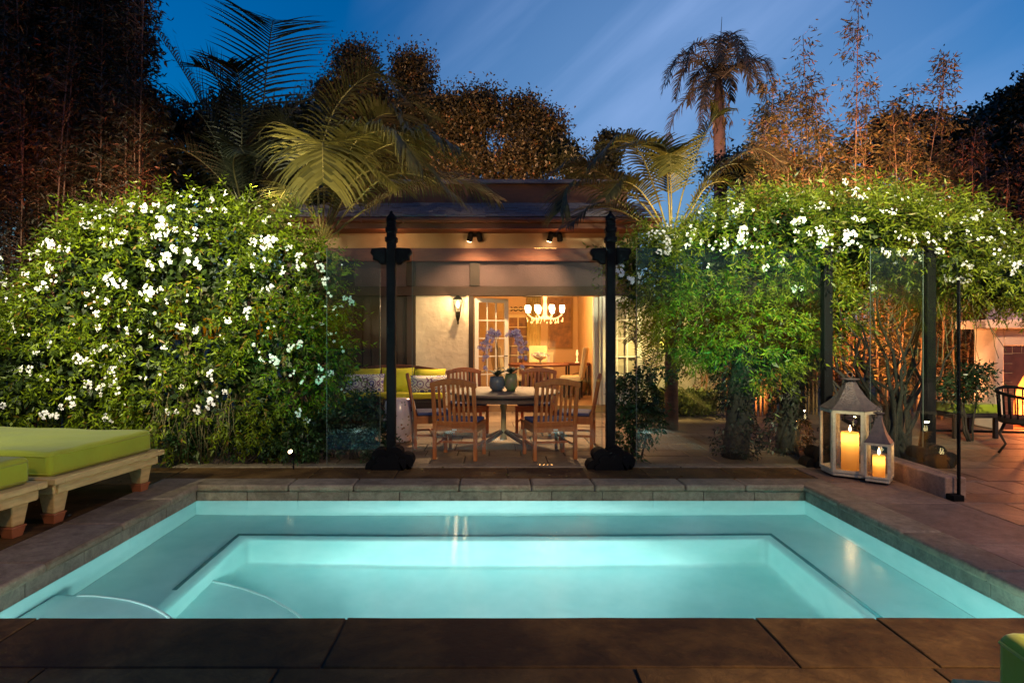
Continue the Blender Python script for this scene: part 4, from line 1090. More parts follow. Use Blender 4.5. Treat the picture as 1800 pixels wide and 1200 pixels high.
for k in range(4): MB().tube([(8.6+.1*k, fy+.1+.04*k, .08+.05*(k % 2)), (9.6-.05*k, fy+.15+.04*k, .10+.06*(k % 2))], .055, 9).build('log', M['log'], fr, smooth=True)
for k in range(9):
    x = 8.65+.12*k; h = random.uniform(.22, .5)
    MB().lathe([(.01, 0), (.06, h*.25), (.05, h*.5), (.02, h*.8), (.002, h)], 9, c=(x, fy+.18+random.uniform(-.05, .05), .12)).build('flame', M['ember'], fr, smooth=True)
lamp('POINT', (8.95, fy-.02, .45), 240, (1, .28, .07), .12)
lamp('SPOT', (7.4, 8.4, 2.7), 260, (1, .50, .26), .1, (8.3, 10, .9), 80, .8)  # added fill on the stucco front, no fixture
# small wood store / dark edge fender
m = MB(); m.tube([(6.6, 9.55, .05), (7.4, 9.45, .05), (8.2, 9.3, .05)], .02, 6); tag(m.build('iron_rail', M['iron'], smooth=True), 'low black iron rail on the paving before the fireplace', 'rail')
# green bench with plant
gb = thing('low_bench', 'low timber seat with a green cushion near the fireplace', 'seat', (7.0, 9.3, 0))
MB().box(6.72, 7.42, 9.05, 9.65, .30, .36).build('seat', M['darkwood'], gb, bevel=.01)
MB().box(6.74, 7.40, 9.07, 9.63, .362, .50).build('cushion', M['lime'], gb, bevel=.03, seg=3)
for x in (6.75, 7.34):
    for y in (9.08, 9.57): MB().box(x, x+.05, y, y+.05, 0, .30).build('leg', M['darkwood'], gb)
# dark iron armchair at the frame edge
ac = thing('iron_armchair', 'dark curved armchair cut by the right edge before the fireplace', 'chair', (6.72, 7.8, 0))
MB().lathe([(.28, .40), (.30, .42), (.30, .47), (.27, .48), (0, .48)], 24, c=(6.72, 7.8, 0)).build('seat', M['darkwood'], ac)
m = MB()
pp = [(6.72+.31*math.cos(R(a)), 7.8+.31*math.sin(R(a)), .84-.0008*(abs(a-90)-0)) for a in range(-60, 241, 20)]
m.tube(pp, .02, 8)
for a in range(-60, 241, 15): m.tube([(6.72+.29*math.cos(R(a)), 7.8+.29*math.sin(R(a)), .46), (6.72+.31*math.cos(R(a)), 7.8+.31*math.sin(R(a)), .84-.0008*abs(a-90))], .009, 5)
m.build('backrest', M['iron'], ac, smooth=True)
for k in range(4):
    a = R(45+90*k); c_, s_ = math.cos(a), math.sin(a)
    MB().tube([(6.72+.22*c_, 7.8+.22*s_, .41), (6.72+.28*c_, 7.8+.28*s_, .25), (6.72+.22*c_, 7.8+.22*s_, .12), (6.72+.29*c_, 7.8+.29*s_, .0)], [.02, .018, .014, .016], 7).build('leg', M['darkwood'], ac, smooth=True)

# ------------------------------------------------------------ flowering vines
def flower_proto(i):
    m = MB(); n = random.randint(9, 14)
    for k in range(n):
        a = random.uniform(0, 6.28); rr_ = .075*math.sqrt(random.random()); c = Vector((rr_*math.cos(a), -.02-random.uniform(0, .05), rr_*math.sin(a)*.9))
        ax_ = Vector((c.x*6, -1, c.z*6)).normalized(); u = ax_.cross(Vector((0, 0, 1))).normalized(); w = ax_.cross(u); r = random.uniform(.018, .026); ph = random.uniform(0, 6)
        for q in range(5):
            an = ph+q*1.2566
            d = u*math.cos(an)+w*math.sin(an); e1 = u*math.cos(an+.5)+w*math.sin(an+.5); e2 = u*math.cos(an-.5)+w*math.sin(an-.5)
            m.add([c, c+e1*r*.75+ax_*.004, c+d*r, c+e2*r*.75+ax_*.004], [(0,1,2,3)])
    me = bpy.data.meshes.new('flower_cluster'); me.from_pydata(m.v, [], m.f); me.update(); me.materials.append(M['petal']); return me
FP = [flower_proto(i) for i in range(7)]
def flowers(parent, lst, ells, conv, out=.10, zmin=.9, fr_=.22):
    lst = sorted(lst, key=lambda q: -q[2])[:100]
    off = wloc(parent)
    P_, N_ = shell(ells, 1500, .98, 1.06, .92, front=-.1); sel = rng.random(len(P_)) < fr_; P_ = P_[sel]; N_ = N_[sel]
    sc_ = MB()
    for p_, n_ in zip(P_, N_):
        if p_[2] < zmin: continue
        for q in range(random.choice((1, 1, 2, 3))):
            c = Vector(p_)+Vector(n_)*.08+Vector((random.uniform(-.04, .04), 0, random.uniform(-.04, .04))); ax_ = (Vector((0, -1, .1))+Vector(n_)*.5+Vector((random.uniform(-.4, .4), 0, random.uniform(-.4, .4)))).normalized()
            u = ax_.cross(Vector((0, 0, 1))).normalized(); w = ax_.cross(u); r = random.uniform(.013, .021)
            for a in range(5):
                an = a*1.2566; sc_.add([c, c+(u*math.cos(an+.5)+w*math.sin(an+.5))*r*.75, c+(u*math.cos(an)+w*math.sin(an))*r, c+(u*math.cos(an-.5)+w*math.sin(an-.5))*r*.75], [(0,1,2,3)])
    so_ = sc_.build('scattered_blossoms', M['petal'], parent); so_['kind'] = 'stuff'
    for (zx, zy, s) in lst:
        px, py = conv(zx, zy); p = ray_hit(px, py, ells)
        d = (Vector((0, 0, EYE))-p).normalized(); p = p+d*out
        o = bpy.data.objects.new('flower_cluster', random.choice(FP)); col.objects.link(o); o.parent = parent; o.location = p-off
        o.scale = (s*.78,)*3; o.rotation_euler = (random.uniform(-.3, .3), random.uniform(0, 6.28), random.uniform(-.4, .4))
def E(px, py, Y, rx, ry, rz):
    c = at(px, py, Y); return ((c.x, c.y, c.z), (rx*Y/F, ry, rz*Y/F))
EL = [E(330, 560, 7.75, 215, .75, 205), E(180, 550, 7.7, 150, .75, 145), E(455, 560, 7.8, 135, .7, 160), E(120, 660, 7.6, 150, .7, 110),
      E(380, 690, 7.65, 190, .65, 110), E(500, 660, 7.7, 100, .55, 140), E(10, 660, 7.8, 85, .6, 110), E(320, 420, 7.95, 160, .6, 75), E(-100, 700, 7.8, 120, .7, 120), E(560, 500, 7.75, 45, .4, 60)]
vl = thing('flowering_vine', 'large green vine hedge thick with white flower clusters left of the patio', 'vine', (X_(320, 7.7), 7.7, 0))
P, Nn = shell(EL, 4100, .84, 1.07, .84, gap=2.1)
D = Nn*.75+rng.normal(size=P.shape)*.45; D[:, 2] -= .05
tw_ = [twigs(P, D, rng.uniform(.10, .26, len(P)), 10, .068, .020, .9)]
P, Nn = shell(EL, 420, 1.0, 1.08, .9); D = Nn*.8+rng.normal(size=P.shape)*.3+np.array((0, 0, .45)); tw_.append(twigs(P, D, rng.uniform(.28, .5, len(P)), 14, .07, .018, .5))
P, Nn = shell(EL, 1500, .9, 1.04, .9); tw_.append(leaves(P, Nn+rng.normal(size=P.shape)*.7, .11*rng.uniform(.6, 1.2, len(P)), .035))
rawmesh('foliage', np.concatenate(tw_), 4, M['vine'], vl)
up = P[:, 2] > 2.2
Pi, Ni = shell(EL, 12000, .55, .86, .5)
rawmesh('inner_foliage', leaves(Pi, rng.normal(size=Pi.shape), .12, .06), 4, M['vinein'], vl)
# hanging sprigs at the lower edge and stems
m = MB()
for k in range(46):
    px = random.uniform(255, 420); c = at(px, 700+random.uniform(-20, 20), 7.1); x, y, z = c
    pts = [(x, y+.1, z), (x+random.uniform(-.1, .1), y, z*.6), (x+random.uniform(-.15, .15), y+.1, random.uniform(.0, .12))]; m.tube(pts, .004, 4)
for k in range(14):
    px = random.uniform(60, 560); Y = random.uniform(7.5, 7.9); c = at(px, 600, Y); pts = [(c.x, c.y, 0)]
    for j in range(1, 6): pts.append((pts[-1][0]+random.uniform(-.15, .15), Y+random.uniform(-.1, .1), .35*j))
    m.tube(pts, [.03, .028, .025, .02, .015, .01], 6)
m.build('stems', M['stemgreen'], vl, smooth=True)
LF = [(200,270,1.3),(150,305,.7),(260,300,.7),(195,365,1.5),(160,440,1.1),(105,390,.8),(10,335,.7),(15,420,.9),(320,200,1.1),(350,205,.6),(430,150,.7),(500,140,1),(540,140,.9),(590,128,.7),(650,140,1),(615,195,1.4),(600,245,1.2),(640,240,.9),(420,230,.9),(400,270,1.1),(440,275,1),(470,235,.8),(545,262,.7),(560,350,.8),(635,340,1.5),(660,295,.8),(715,300,1),(740,255,.8),(665,220,.7),(735,220,.6),(740,355,1.5),(440,415,1.7),(470,425,1),(570,460,1.6),(610,450,.8),(330,465,.7),(360,450,.6),(800,110,.6),(850,85,.6),(850,150,.7),(790,150,.6),(1000,190,.6),(960,270,1),(1000,270,1.4),(1030,270,1.2),(1090,290,.9),(1130,330,1),(1135,365,1),(1210,365,1.1),(1230,420,1),(960,355,.7),(1060,375,.8),(985,450,.6),(1020,440,.8),(1120,450,.7),(1310,480,.9),(1325,495,.7),(940,537,1.1),(860,565,.8),(680,585,1),(740,600,.7),(365,540,.7),(385,590,1),(530,605,.6),(575,625,.6),(620,665,.6),(140,680,.6),(360,680,.9),(390,670,.8),(300,712,1.2),(330,712,.8),(120,750,1.2),(85,745,.6),(340,800,1),(385,825,1.1),(430,805,.8),(430,750,1),(400,770,.6),(270,870,1.1),(240,885,.8),(175,915,1),(205,920,.8),(15,885,.7),(410,930,1),(690,815,.6),(800,770,1),(850,830,.6),(635,905,.8),(670,910,.6),(740,900,.9),(800,875,1.2),(1100,665,1),(1130,655,.8),(990,710,.6),(1030,710,1.1),(1210,740,.8),(1250,760,.8),(1210,785,1),(1120,910,.9),(1160,940,.9)]
flowers(vl, LF, EL, lambda a, b: (a*.4668, 300+b*.4668), .10, .7, .14)

ER = [E(1210, 470, 8.0, 110, .8, 62), E(1330, 440, 8.0, 130, .9, 75), E(1470, 420, 8.1, 150, .9, 78), E(1610, 440, 8.1, 130, .9, 70), E(1730, 490, 8.0, 85, .8, 45),
      E(1840, 515, 8.0, 85, .8, 38), E(1230, 550, 7.9, 90, .6, 90), E(1320, 590, 7.8, 85, .5, 95), E(1150, 490, 7.6, 55, .4, 75), E(1410, 530, 8.0, 80, .6, 90)]
vr = thing('flowering_vine', 'flowering vine spread over the arbour above the lanterns', 'vine', (X_(1450, 8.0), 8.0, 0))
P, Nn = shell(ER, 5600, .82, 1.08, .8, gap=1.6)
lowm = P[:, 2] < 1.95
keep = ~lowm | (rng.random(len(P)) < .8); P = P[keep]; Nn = Nn[keep]
D = Nn*.6+rng.normal(size=P.shape)*.4; topm = P[:, 2] > 2.6; D[topm, 2] += .5
tw_ = [twigs(P, D, rng.uniform(.10, .32, len(P)), 11, .068, .015, .5)]
P, Nn = shell(ER, 520, 1.0, 1.08, .9); D = Nn*.8+rng.normal(size=P.shape)*.35+np.array((0, 0, .5)); tw_.append(twigs(P, D, rng.uniform(.25, .5, len(P)), 14, .085, .018, .3))
for zt in range(2):
    n_ = 420; c_ = np.array([(X_((1293, 1383)[zt], 7.8), (7.7, 8.0)[zt], 0)]); a_ = rng.uniform(0, 6.28, n_); h_ = rng.uniform(.15, 1.7, n_)
    P = c_+np.stack([np.cos(a_)*.17, np.sin(a_)*.17, h_], 1); tw_.append(twigs(P, np.stack([np.cos(a_), np.sin(a_), a_*0-.4], 1), .1, 4, .055, .02, .8)) if False else None
rawmesh('foliage', np.concatenate(tw_), 4, M['vine2'], vr)
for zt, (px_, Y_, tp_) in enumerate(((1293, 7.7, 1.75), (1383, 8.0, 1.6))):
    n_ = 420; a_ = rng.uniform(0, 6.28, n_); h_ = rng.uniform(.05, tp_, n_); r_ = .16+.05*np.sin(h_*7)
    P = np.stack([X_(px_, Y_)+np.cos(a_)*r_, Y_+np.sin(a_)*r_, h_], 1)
    rawmesh('trunk_foliage', twigs(P, np.stack([np.cos(a_), np.sin(a_), a_*0-.3], 1), .1, 4, .06, .022, .8), 4, M['vinedark'], vr)  # near-black leaf copy, shade under the arbour put into the colour
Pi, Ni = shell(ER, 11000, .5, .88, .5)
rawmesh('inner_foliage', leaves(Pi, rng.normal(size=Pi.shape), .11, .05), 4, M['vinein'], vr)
m = MB()
def wiggle(a, b, n, amp):
    a, b = Vector(a), Vector(b); return [a+(b-a)*(i/n)+(Vector((random.uniform(-1, 1), random.uniform(-1, 1), random.uniform(-1, 1)))*amp if 0 < i < n else Vector()) for i in range(n+1)]
for k in range(60):   # hanging thin sprays under the arbour
    px = random.uniform(1180, 1780); top = at(px, 520, random.uniform(7.6, 8.4)); ln = random.uniform(.3, 1.2)
    m.tube(wiggle(top, top+Vector((random.uniform(-.4, .4), random.uniform(-.2, .2), -ln)), 5, .05), .005, 4)
m.build('hanging_stems', M['stemgreen'], vr, smooth=True)
for px, Y, r in ((1293, 7.7, .15), (1383, 8.0, .13)):
    m = MB(); c = at(px, 600, Y)
    for q in range(5):
        a = q*1.25; pts = []
        for j in range(9):
            z = j*.27; aa = a+j*.55; pts.append((c.x+math.cos(aa)*r*.55*(1-.03*j)+.02*j, Y+math.sin(aa)*r*.5, z))
        m.tube(pts, [r*.62*(1-.07*j) for j in range(9)], 8)
    m.build('trunk', M['vbark'], vr, smooth=True)
m = MB()
for k in range(26):
    x0 = random.uniform(4.55, 5.15); a = (x0, 7.5+random.uniform(-.15, .2), 0.02); b = (x0+random.uniform(-1.0, .9), 7.7+random.uniform(-.3, .3), random.uniform(1.2, 2.3))
    m.tube(wiggle(a, b, 7, .09), [.028, .026, .024, .02, .017, .013, .01, .006], 6)
for k in range(26):
    a = (random.uniform(4.1, 5.3), 7.6, random.uniform(.4, 1.6)); b = (a[0]+random.uniform(-.6, .6), 7.6+random.uniform(-.3, .3), a[2]+random.uniform(-.3, .5)); m.tube(wiggle(a, b, 5, .06), .006, 4)
m.build('branches', M['vbark'], vr, smooth=True)
RF = [(845,80,.9),(885,120,1),(900,130,.9),(490,155,.5),(480,180,1.1),(460,195,.8),(765,165,1),(745,170,.6),(1020,185,.6),(985,180,.6),(1305,200,1.2),(310,240,.7),(225,235,.7),(390,195,.6),(690,215,1),(670,225,.7),(885,210,.8),(910,215,.6),(490,260,1.2),(480,290,1.2),(420,295,1),(220,295,1.1),(230,320,.9),(200,325,.8),(160,265,.5),(305,285,.5),(340,290,.6),(720,260,.8),(755,255,1.1),(765,290,1.3),(865,275,1.7),(850,265,1),(1130,265,.8),(1085,285,.9),(1210,260,.6),(1280,260,.7),(1355,280,.8),(1040,330,.8),(1075,325,.8),(990,330,.9),(1110,350,.9),(1180,325,1.1),(1280,375,1),(1215,420,1),(1250,425,1),(1280,420,.9),(1200,415,.6),(1140,455,.7),(1450,370,1),(1475,370,.9),(1430,395,.8),(1385,365,.6),(570,380,.9),(620,365,1),(665,455,.8),(695,455,.6),(945,455,.8),(50,390,1.4),(100,420,1.5),(35,370,.8),(365,375,.5)]
flowers(vr, RF, ER, lambda a, b: (1060+a*.5, 280+b*.5), .14, 2.35, .16)

# ------------------------------------------------------------ shrubs
def shrub(name, lab, cat, ells, n, leaf, wid, m_, tw=(.08, .2), stems=6, group=None, K=7):
    cx = sum(e[0][0] for e in ells)/len(ells); cyy = sum(e[0][1] for e in ells)/len(ells)
    t = thing(name, lab, cat, (cx, cyy, 0), group)
    P, Nn = shell(ells, n, .35, 1.05, .3, gap=2.2)
    rawmesh('foliage', twigs(P, Nn*.5+rng.normal(size=P.shape)*.6, rng.uniform(tw[0], tw[1], len(P)), K, leaf, wid, .6), 4, m_, t)
    m = MB()
    for k in range(stems):
        e = random.choice(ells); c = e[0]; m.tube(wiggle((cx+random.uniform(-.08, .08), cyy+random.uniform(-.05, .05), 0), (c[0]+random.uniform(-.5, .5)*e[1][0], c[1], c[2]+e[1][2]*.4), 5, .03), [.014, .013, .011, .009, .006, .004], 5)
    m.build('stems', M['bark'], t, smooth=True); return t
shrub('shrub', 'dark bushy shrub between the flowering hedge and left iron post', 'shrub', [E(620, 730, 7.6, 55, .35, 60), E(580, 760, 7.6, 50, .3, 45), E(655, 770, 7.65, 30, .25, 40)], 700, .06, .028, M['shrub'])
shrub('shrub', 'small leafy ficus shrub right of the iron post by the french door', 'shrub', [E(1130, 690, 7.6, 48, .3, 40), E(1120, 740, 7.6, 40, .25, 35), E(1100, 790, 7.6, 22, .2, 30)], 380, .065, .030, M['shrub2'])
shrub('shrub', 'dark creeper bush at the foot of the far hedge near the pool light', 'shrub', [E(430, 770, 7.4, 70, .25, 45), E(520, 770, 7.4, 50, .25, 40), E(340, 770, 7.35, 40, .25, 30)], 700, .055, .022, M['shrub2'])
shrub('shrub', 'low dark bush with tiny blossoms beside the green-cushioned seat', 'shrub', [E(1690, 680, 8.9, 40, .3, 22), E(1720, 655, 8.9, 20, .2, 18)], 260, .06, .025, M['shrub'])
gc = rawmesh('ground_cover', leaves(np.stack([rng.uniform(X_(1165, 11.6), X_(1262, 11.6), 1500), rng.uniform(11.4, 12.3, 1500), rng.uniform(0, .42, 1500)], 1), rng.normal(size=(1500, 3))+np.array((0, 0, .9)), .12, .05), 4, M['ground'], None)
struct(gc, 'stuff'); gc['label'] = 'yellow green ground cover at the foot of the tan garden wall'
# garden uplight in the hedge
t = thing('garden_spotlight', 'small lit ground spotlight at the foot of the flowering hedge', 'spotlight', at(516, 800, 7.0))
c = at(516, 800, 7.0); m = MB().tube([(c.x, c.y, 0), (c.x, c.y, c.z)], .008, 6); m.build('stake', M['iron'], t)
hd = MB().tube([(c.x, c.y, c.z), (c.x-.02, c.y-.05, c.z+.05)], .03, 10).build('lamp_head', M['iron'], t); MB().tube([(c.x-.0205, c.y-.051, c.z+.051), (c.x-.021, c.y-.053, c.z+.053)], .024, 10).build('lens', M['spotglow'], hd)

# ------------------------------------------------------------ palms
def catmull(pts, n):
    pts = [Vector(p) for p in pts]; P = [pts[0]*2-pts[1]]+pts+[pts[-1]*2-pts[-2]]; out = []
    segs = len(pts)-1
    for i in range(n+1):
        u = i/n*segs; k = min(int(u), segs-1); t = u-k; a, b, c, d = P[k:k+4]
        out.append(.5*((2*b)+(-a+c)*t+(2*a-5*b+4*c-d)*t*t+(-a+3*b-3*c+d)*t*t*t))
    return out
def frond(parent, pts, ll=.6, n=46, droop=.5, fwd=.6, m_='frond', mr_='rachis', w=.03, start=.18, rr=.018, vee=.3, plum=0, dn=1.35):
    n = int(n*dn); w = w*.95; c = catmull(pts, n); V = []
    m = MB().tube(c, [rr*(1-.8*i/n) for i in range(n+1)], 6)
    f = m.build('frond', M[mr_], parent, smooth=True)
    for i in range(int(start*n), n+1):
        u = (i/n-start)/(1-start); p = c[i]; t = (c[min(i+1, n)]-c[max(i-1, 0)]).normalized()
        up = Vector((0, 0, 1)); s = t.cross(up)
        if s.length < .2: s = t.cross(Vector((0, -1, .2)))
        s.normalize(); nn = s.cross(t)
        ln = ll*(.35+.65*math.sin(math.pi*min(1, .12+u*.82)))*random.uniform(.9, 1.08)
        for sg in (-1, 1):
            vv = vee+random.uniform(-.12, .12)+(random.uniform(-plum, plum) if plum else 0)
            d = (s*sg+t*(fwd+u*.7)+nn*vv).normalized(); q = p
            wv = d.cross(nn).normalized() if d.cross(nn).length > .1 else t
            prev = None; K = 4
            for k in range(K+1):
                tt = k/K; ww = w*(1-tt)**.6*(.6+.4*min(1, tt*5))
                cur_ = (q+wv*ww/2, q-wv*ww/2)
                if prev: V += [prev[0], cur_[0], cur_[1], prev[1]]
                prev = cur_
                d = (d+Vector((0, 0, -1))*droop*.45*(tt+.2)).normalized(); q = q+d*ln/K
    V = np.array([tuple(v) for v in V]); rawmesh('leaflets', V, 4, M[m_], f); return f
# big kentia style palm behind the left hedge; fronds arch over the roof
kp = thing('arching_palm', 'large palm with arching lit fronds drooping over the house roof', 'palm', (X_(560, 9.2), 9.2, 0))
B = at(565, 430, 9.2)
MB().tube([(B.x-.1, 9.2, 0), (B.x-.05, 9.2, 1.2), B], [.13, .11, .09], 10).build('trunk', M['palmtrunk'], kp, smooth=True)
frond(kp, [B, at(560, 300, 9.1), at(590, 190, 9.0), at(655, 130, 8.9), at(700, 165, 8.8)], .75, 54, .8, .35, w=.032, start=.3)
frond(kp, [B, at(570, 340, 9.0), at(568, 262, 8.6), at(567, 258, 8.1), at(568, 318, 7.7)], 1.15, 44, .85, .55, w=0.065, start=.36)
frond(kp, [B, at(600, 350, 9.1), at(650, 272, 8.9), at(730, 245, 8.7), at(792, 258, 8.5)], 1.15, 56, 1.1, .3, w=0.052, start=.26)
frond(kp, [B, at(600, 340, 9.3), at(640, 230, 9.1), at(690, 200, 8.9), at(735, 250, 8.7)], .9, 46, 1.0, .4, w=0.046, start=.3)
frond(kp, [B, at(640, 370, 9.2), at(720, 325, 9.4), at(800, 315, 9.6), at(875, 350, 9.8)], .75, 66, 1.15, .2, w=0.043, start=.26)
frond(kp, [B, at(545, 370, 9.0), at(515, 330, 8.6), at(495, 345, 8.2), at(478, 388, 7.9)], .6, 40, .6, .6, w=.035, start=.3)
frond(kp, [B, at(590, 380, 9.0), at(620, 320, 8.7), at(660, 300, 8.4), at(700, 330, 8.1)], .7, 46, .8, .5, w=.035, start=.3)
frond(kp, [B, at(610, 300, 9.4), at(660, 210, 9.6), at(720, 180, 9.8), at(770, 215, 10)], .6, 46, .8, .4, w=.028, start=.3)
# dark palm further left
kd = thing('dark_palm', 'dark silhouetted palm with upright feather fronds against the sky', 'palm', (X_(430, 9.8), 9.8, 0))
B = at(430, 380, 9.8)
MB().tube([(B.x, 9.8, 0), B], [.12, .08], 10).build('trunk', M['palmtrunk'], kd, smooth=True)
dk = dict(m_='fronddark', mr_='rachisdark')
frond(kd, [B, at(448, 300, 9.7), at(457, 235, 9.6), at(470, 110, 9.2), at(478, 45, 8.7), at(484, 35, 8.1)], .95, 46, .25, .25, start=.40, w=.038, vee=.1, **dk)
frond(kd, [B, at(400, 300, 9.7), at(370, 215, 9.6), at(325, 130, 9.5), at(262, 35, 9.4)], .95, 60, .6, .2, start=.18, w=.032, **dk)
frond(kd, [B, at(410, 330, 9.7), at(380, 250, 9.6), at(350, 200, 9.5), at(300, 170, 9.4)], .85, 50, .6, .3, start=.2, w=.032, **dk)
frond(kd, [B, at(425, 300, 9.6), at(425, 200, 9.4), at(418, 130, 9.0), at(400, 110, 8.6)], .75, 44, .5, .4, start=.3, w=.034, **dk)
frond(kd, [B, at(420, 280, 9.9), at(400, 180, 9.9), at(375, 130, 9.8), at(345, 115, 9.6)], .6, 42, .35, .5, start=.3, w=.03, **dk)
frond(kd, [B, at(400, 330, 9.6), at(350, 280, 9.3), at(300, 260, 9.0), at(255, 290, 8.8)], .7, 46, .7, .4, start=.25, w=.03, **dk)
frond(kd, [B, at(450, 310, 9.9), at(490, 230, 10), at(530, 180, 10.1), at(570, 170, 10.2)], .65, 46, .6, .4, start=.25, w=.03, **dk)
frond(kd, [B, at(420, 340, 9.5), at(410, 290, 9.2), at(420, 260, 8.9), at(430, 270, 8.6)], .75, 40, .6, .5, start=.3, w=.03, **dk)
frond(kd, [B, at(470, 330, 9.8), at(500, 300, 9.7), at(530, 300, 9.6), at(550, 330, 9.5)], .6, 40, .7, .5, start=.25, w=.03, **dk)
# right hand palm over the roof end
rp = thing('yellow_palm', 'yellow-green palm arching beside the right end of the roof', 'palm', (X_(1180, 10), 10, 0))
B = at(1180, 430, 10)
MB().tube([(B.x, 10, 0), B], [.11, .08], 10).build('trunk', M['palmtrunk'], rp, smooth=True)
frond(rp, [B, at(1130, 360, 9.9), at(1060, 305, 9.7), at(1010, 292, 9.6), at(970, 305, 9.5)], .6, 46, .8, .4, start=.3, w=0.042)
frond(rp, [B, at(1175, 340, 9.9), at(1172, 280, 9.6), at(1165, 256, 9.2), at(1130, 252, 8.9), at(1090, 262, 8.7)], .62, 46, .6, .6, start=.3, w=0.042)
frond(rp, [B, at(1180, 350, 10), at(1177, 290, 9.7), at(1178, 270, 9.4), at(1180, 300, 9.0)], .75, 44, .5, .6, start=.3, w=0.042)
frond(rp, [B, at(1200, 340, 10.1), at(1225, 270, 10.1), at(1248, 220, 10.1), at(1262, 200, 10)], .6, 44, .6, .4, start=.3, w=0.036)
frond(rp, [B, at(1230, 360, 10.2), at(1280, 290, 10.2), at(1330, 262, 10.2), at(1375, 285, 10.2)], .6, 46, .8, .4, start=.28, w=0.039, m_='queen')
frond(rp, [B, at(1140, 400, 9.8), at(1090, 370, 9.5), at(1040, 365, 9.3), at(1000, 395, 9.1)], .6, 44, .8, .4, start=.3, w=0.042, m_='fronddark')
frond(rp, [B, at(1150, 370, 9.6), at(1120, 330, 9.3), at(1090, 320, 9.1), at(1065, 345, 8.9)], .6, 40, .8, .4, start=.3, w=0.039)
frond(rp, [B, at(1210, 380, 9.8), at(1240, 330, 9.7), at(1275, 320, 9.6), at(1300, 350, 9.5)], .6, 40, .8, .4, start=.3, w=0.039)
frond(rp, [B, at(1120, 380, 9.7), at(1050, 330, 9.5), at(1000, 330, 9.3), at(985, 370, 9.2)], .7, 46, 1.0, .4, start=.3, w=.04)
frond(rp, [B, at(1150, 330, 9.9), at(1120, 262, 9.7), at(1080, 250, 9.5), at(1035, 290, 9.3)], .75, 46, 1.0, .4, start=.3, w=.04)
frond(rp, [B, at(1215, 360, 9.9), at(1260, 300, 9.8), at(1310, 290, 9.7), at(1350, 330, 9.6)], .7, 46, 1.0, .4, start=.3, w=.04)
# lit low palm by the tan wall
lp = thing('low_palm', 'low lit palm with fine fronds in front of the tan garden wall', 'palm', (X_(1150, 11.6), 11.6, 0))
B = at(1150, 690, 11.6)
MB().tube([(B.x, 11.6, 0), B], [.06, .05], 8).build('trunk', M['palmtrunk'], lp, smooth=True)
for q in ((1130, 620, 1120, 575), (1160, 610, 1190, 590), (1175, 640, 1215, 640), (1145, 640, 1160, 600), (1170, 660, 1205, 690)):
    frond(lp, [B, at(q[0], q[1], 11.5), at(q[2], q[3], 11.3), at(q[2]+(q[2]-q[0])*.9, q[3]+22, 11.1)], .42, 30, .6, .5, start=.25, w=.022, rr=.01)
# queen palm far away
QY = 24
qp = thing('queen_palm', 'tall queen palm standing alone against the evening sky', 'palm', (X_(1262, QY), QY, 0))
B = at(1263, 142, QY)
MB().tube([(X_(1266, QY), QY, 0), at(1267, 400, QY), at(1265, 250, QY), B], [.28, .25, .22, .14], 12).build('trunk', M['palmtrunk'], qp, smooth=True)
MB().tube([B, at(1269, 30, QY)], [.04, .008], 5).build('spear_leaf', M['rachisdark'], qp)
for k in range(18):
    a = 2*math.pi*k/18+.2; el = random.uniform(.5, 1.3); r = random.uniform(1.3, 1.9)
    dx, dy = math.cos(a), math.sin(a)
    p1 = B+Vector((dx*r*.45, dy*r*.45, el*.9)); p2 = B+Vector((dx*r*.95, dy*r*.95, el*.75)); p3 = B+Vector((dx*r*1.15, dy*r*1.15, el*.75-1.0)); 
    if k % 4 == 3: p1.z -= .7; p2.z -= 1.5; p3.z -= 1.9
    frond(qp, [B, p1, p2, p3], .62, 44, .9, .4, start=.08, w=.055, rr=.035, m_='queen', mr_='rachisdark', plum=.6)
# hanging seed stalk skirt
P = np.array(B)+rng.normal(size=(320, 3))*np.array((.2, .2, .6))+np.array((0, 0, -1.3)); rawmesh('dead_skirt', leaves(P, rng.normal(size=P.shape)*.4+np.array((0, 0, -1)), .35, .05), 4, M['bleaf'], qp)

# ------------------------------------------------------------ background trees
def tree(name, lab, cat, px, Y, clumps, leaf, wid, m_, trunk_r=.2, per=330, group=None, sg=.55):
    base = Vector((X_(px, Y), Y, 0)); t = thing(name, lab, cat, base, group)
    allP = []
    for (cx, cyp, rx, rz) in clumps:
        c = at(cx, cyp, Y); sx, sz = rx*Y/F, rz*Y/F; nsub = int(14+sx*sz*8)
        for k in range(nsub):
            d = rng.normal(size=3); d = d/np.linalg.norm(d); rr_ = rng.uniform(.55, 1.0)
            o = np.array((c.x, c.y, c.z))+d*np.array((sx, min(sx, 1.6), sz))*rr_
            npt = int(per*rng.uniform(.5, 1.2)); allP.append(o+np.clip(rng.normal(size=(npt, 3)), -1.7, 1.7)*np.array((sg*.45, sg*.45, sg*.38))*rng.uniform(.6, 1.2))
    P = np.concatenate(allP); P = P[P[:, 2] > .1]
    rawmesh('crown', leaves(P, rng.normal(size=P.shape), leaf*rng.uniform(.6, 1.3, len(P)), wid), 4, m_, t)
    m = MB(); zc = at(clumps[0][0], clumps[0][1], Y).z
    m.tube([base, base+Vector((.1, 0, zc*.4)), base+Vector((0, 0, zc*.7))], [trunk_r, trunk_r*.8, trunk_r*.6], 10)
    for (cx, cyp, rx, rz) in clumps:
        c = at(cx, cyp, Y); s0 = base+Vector((0, 0, zc*.6)); m.tube([s0, (s0+c)/2+Vector((random.uniform(-.2, .2), 0, .1)), c], [trunk_r*.5, trunk_r*.3, .03], 7)
    m.build('trunk', M['bark'], t, smooth=True); return t
BG = 'trees behind the house'
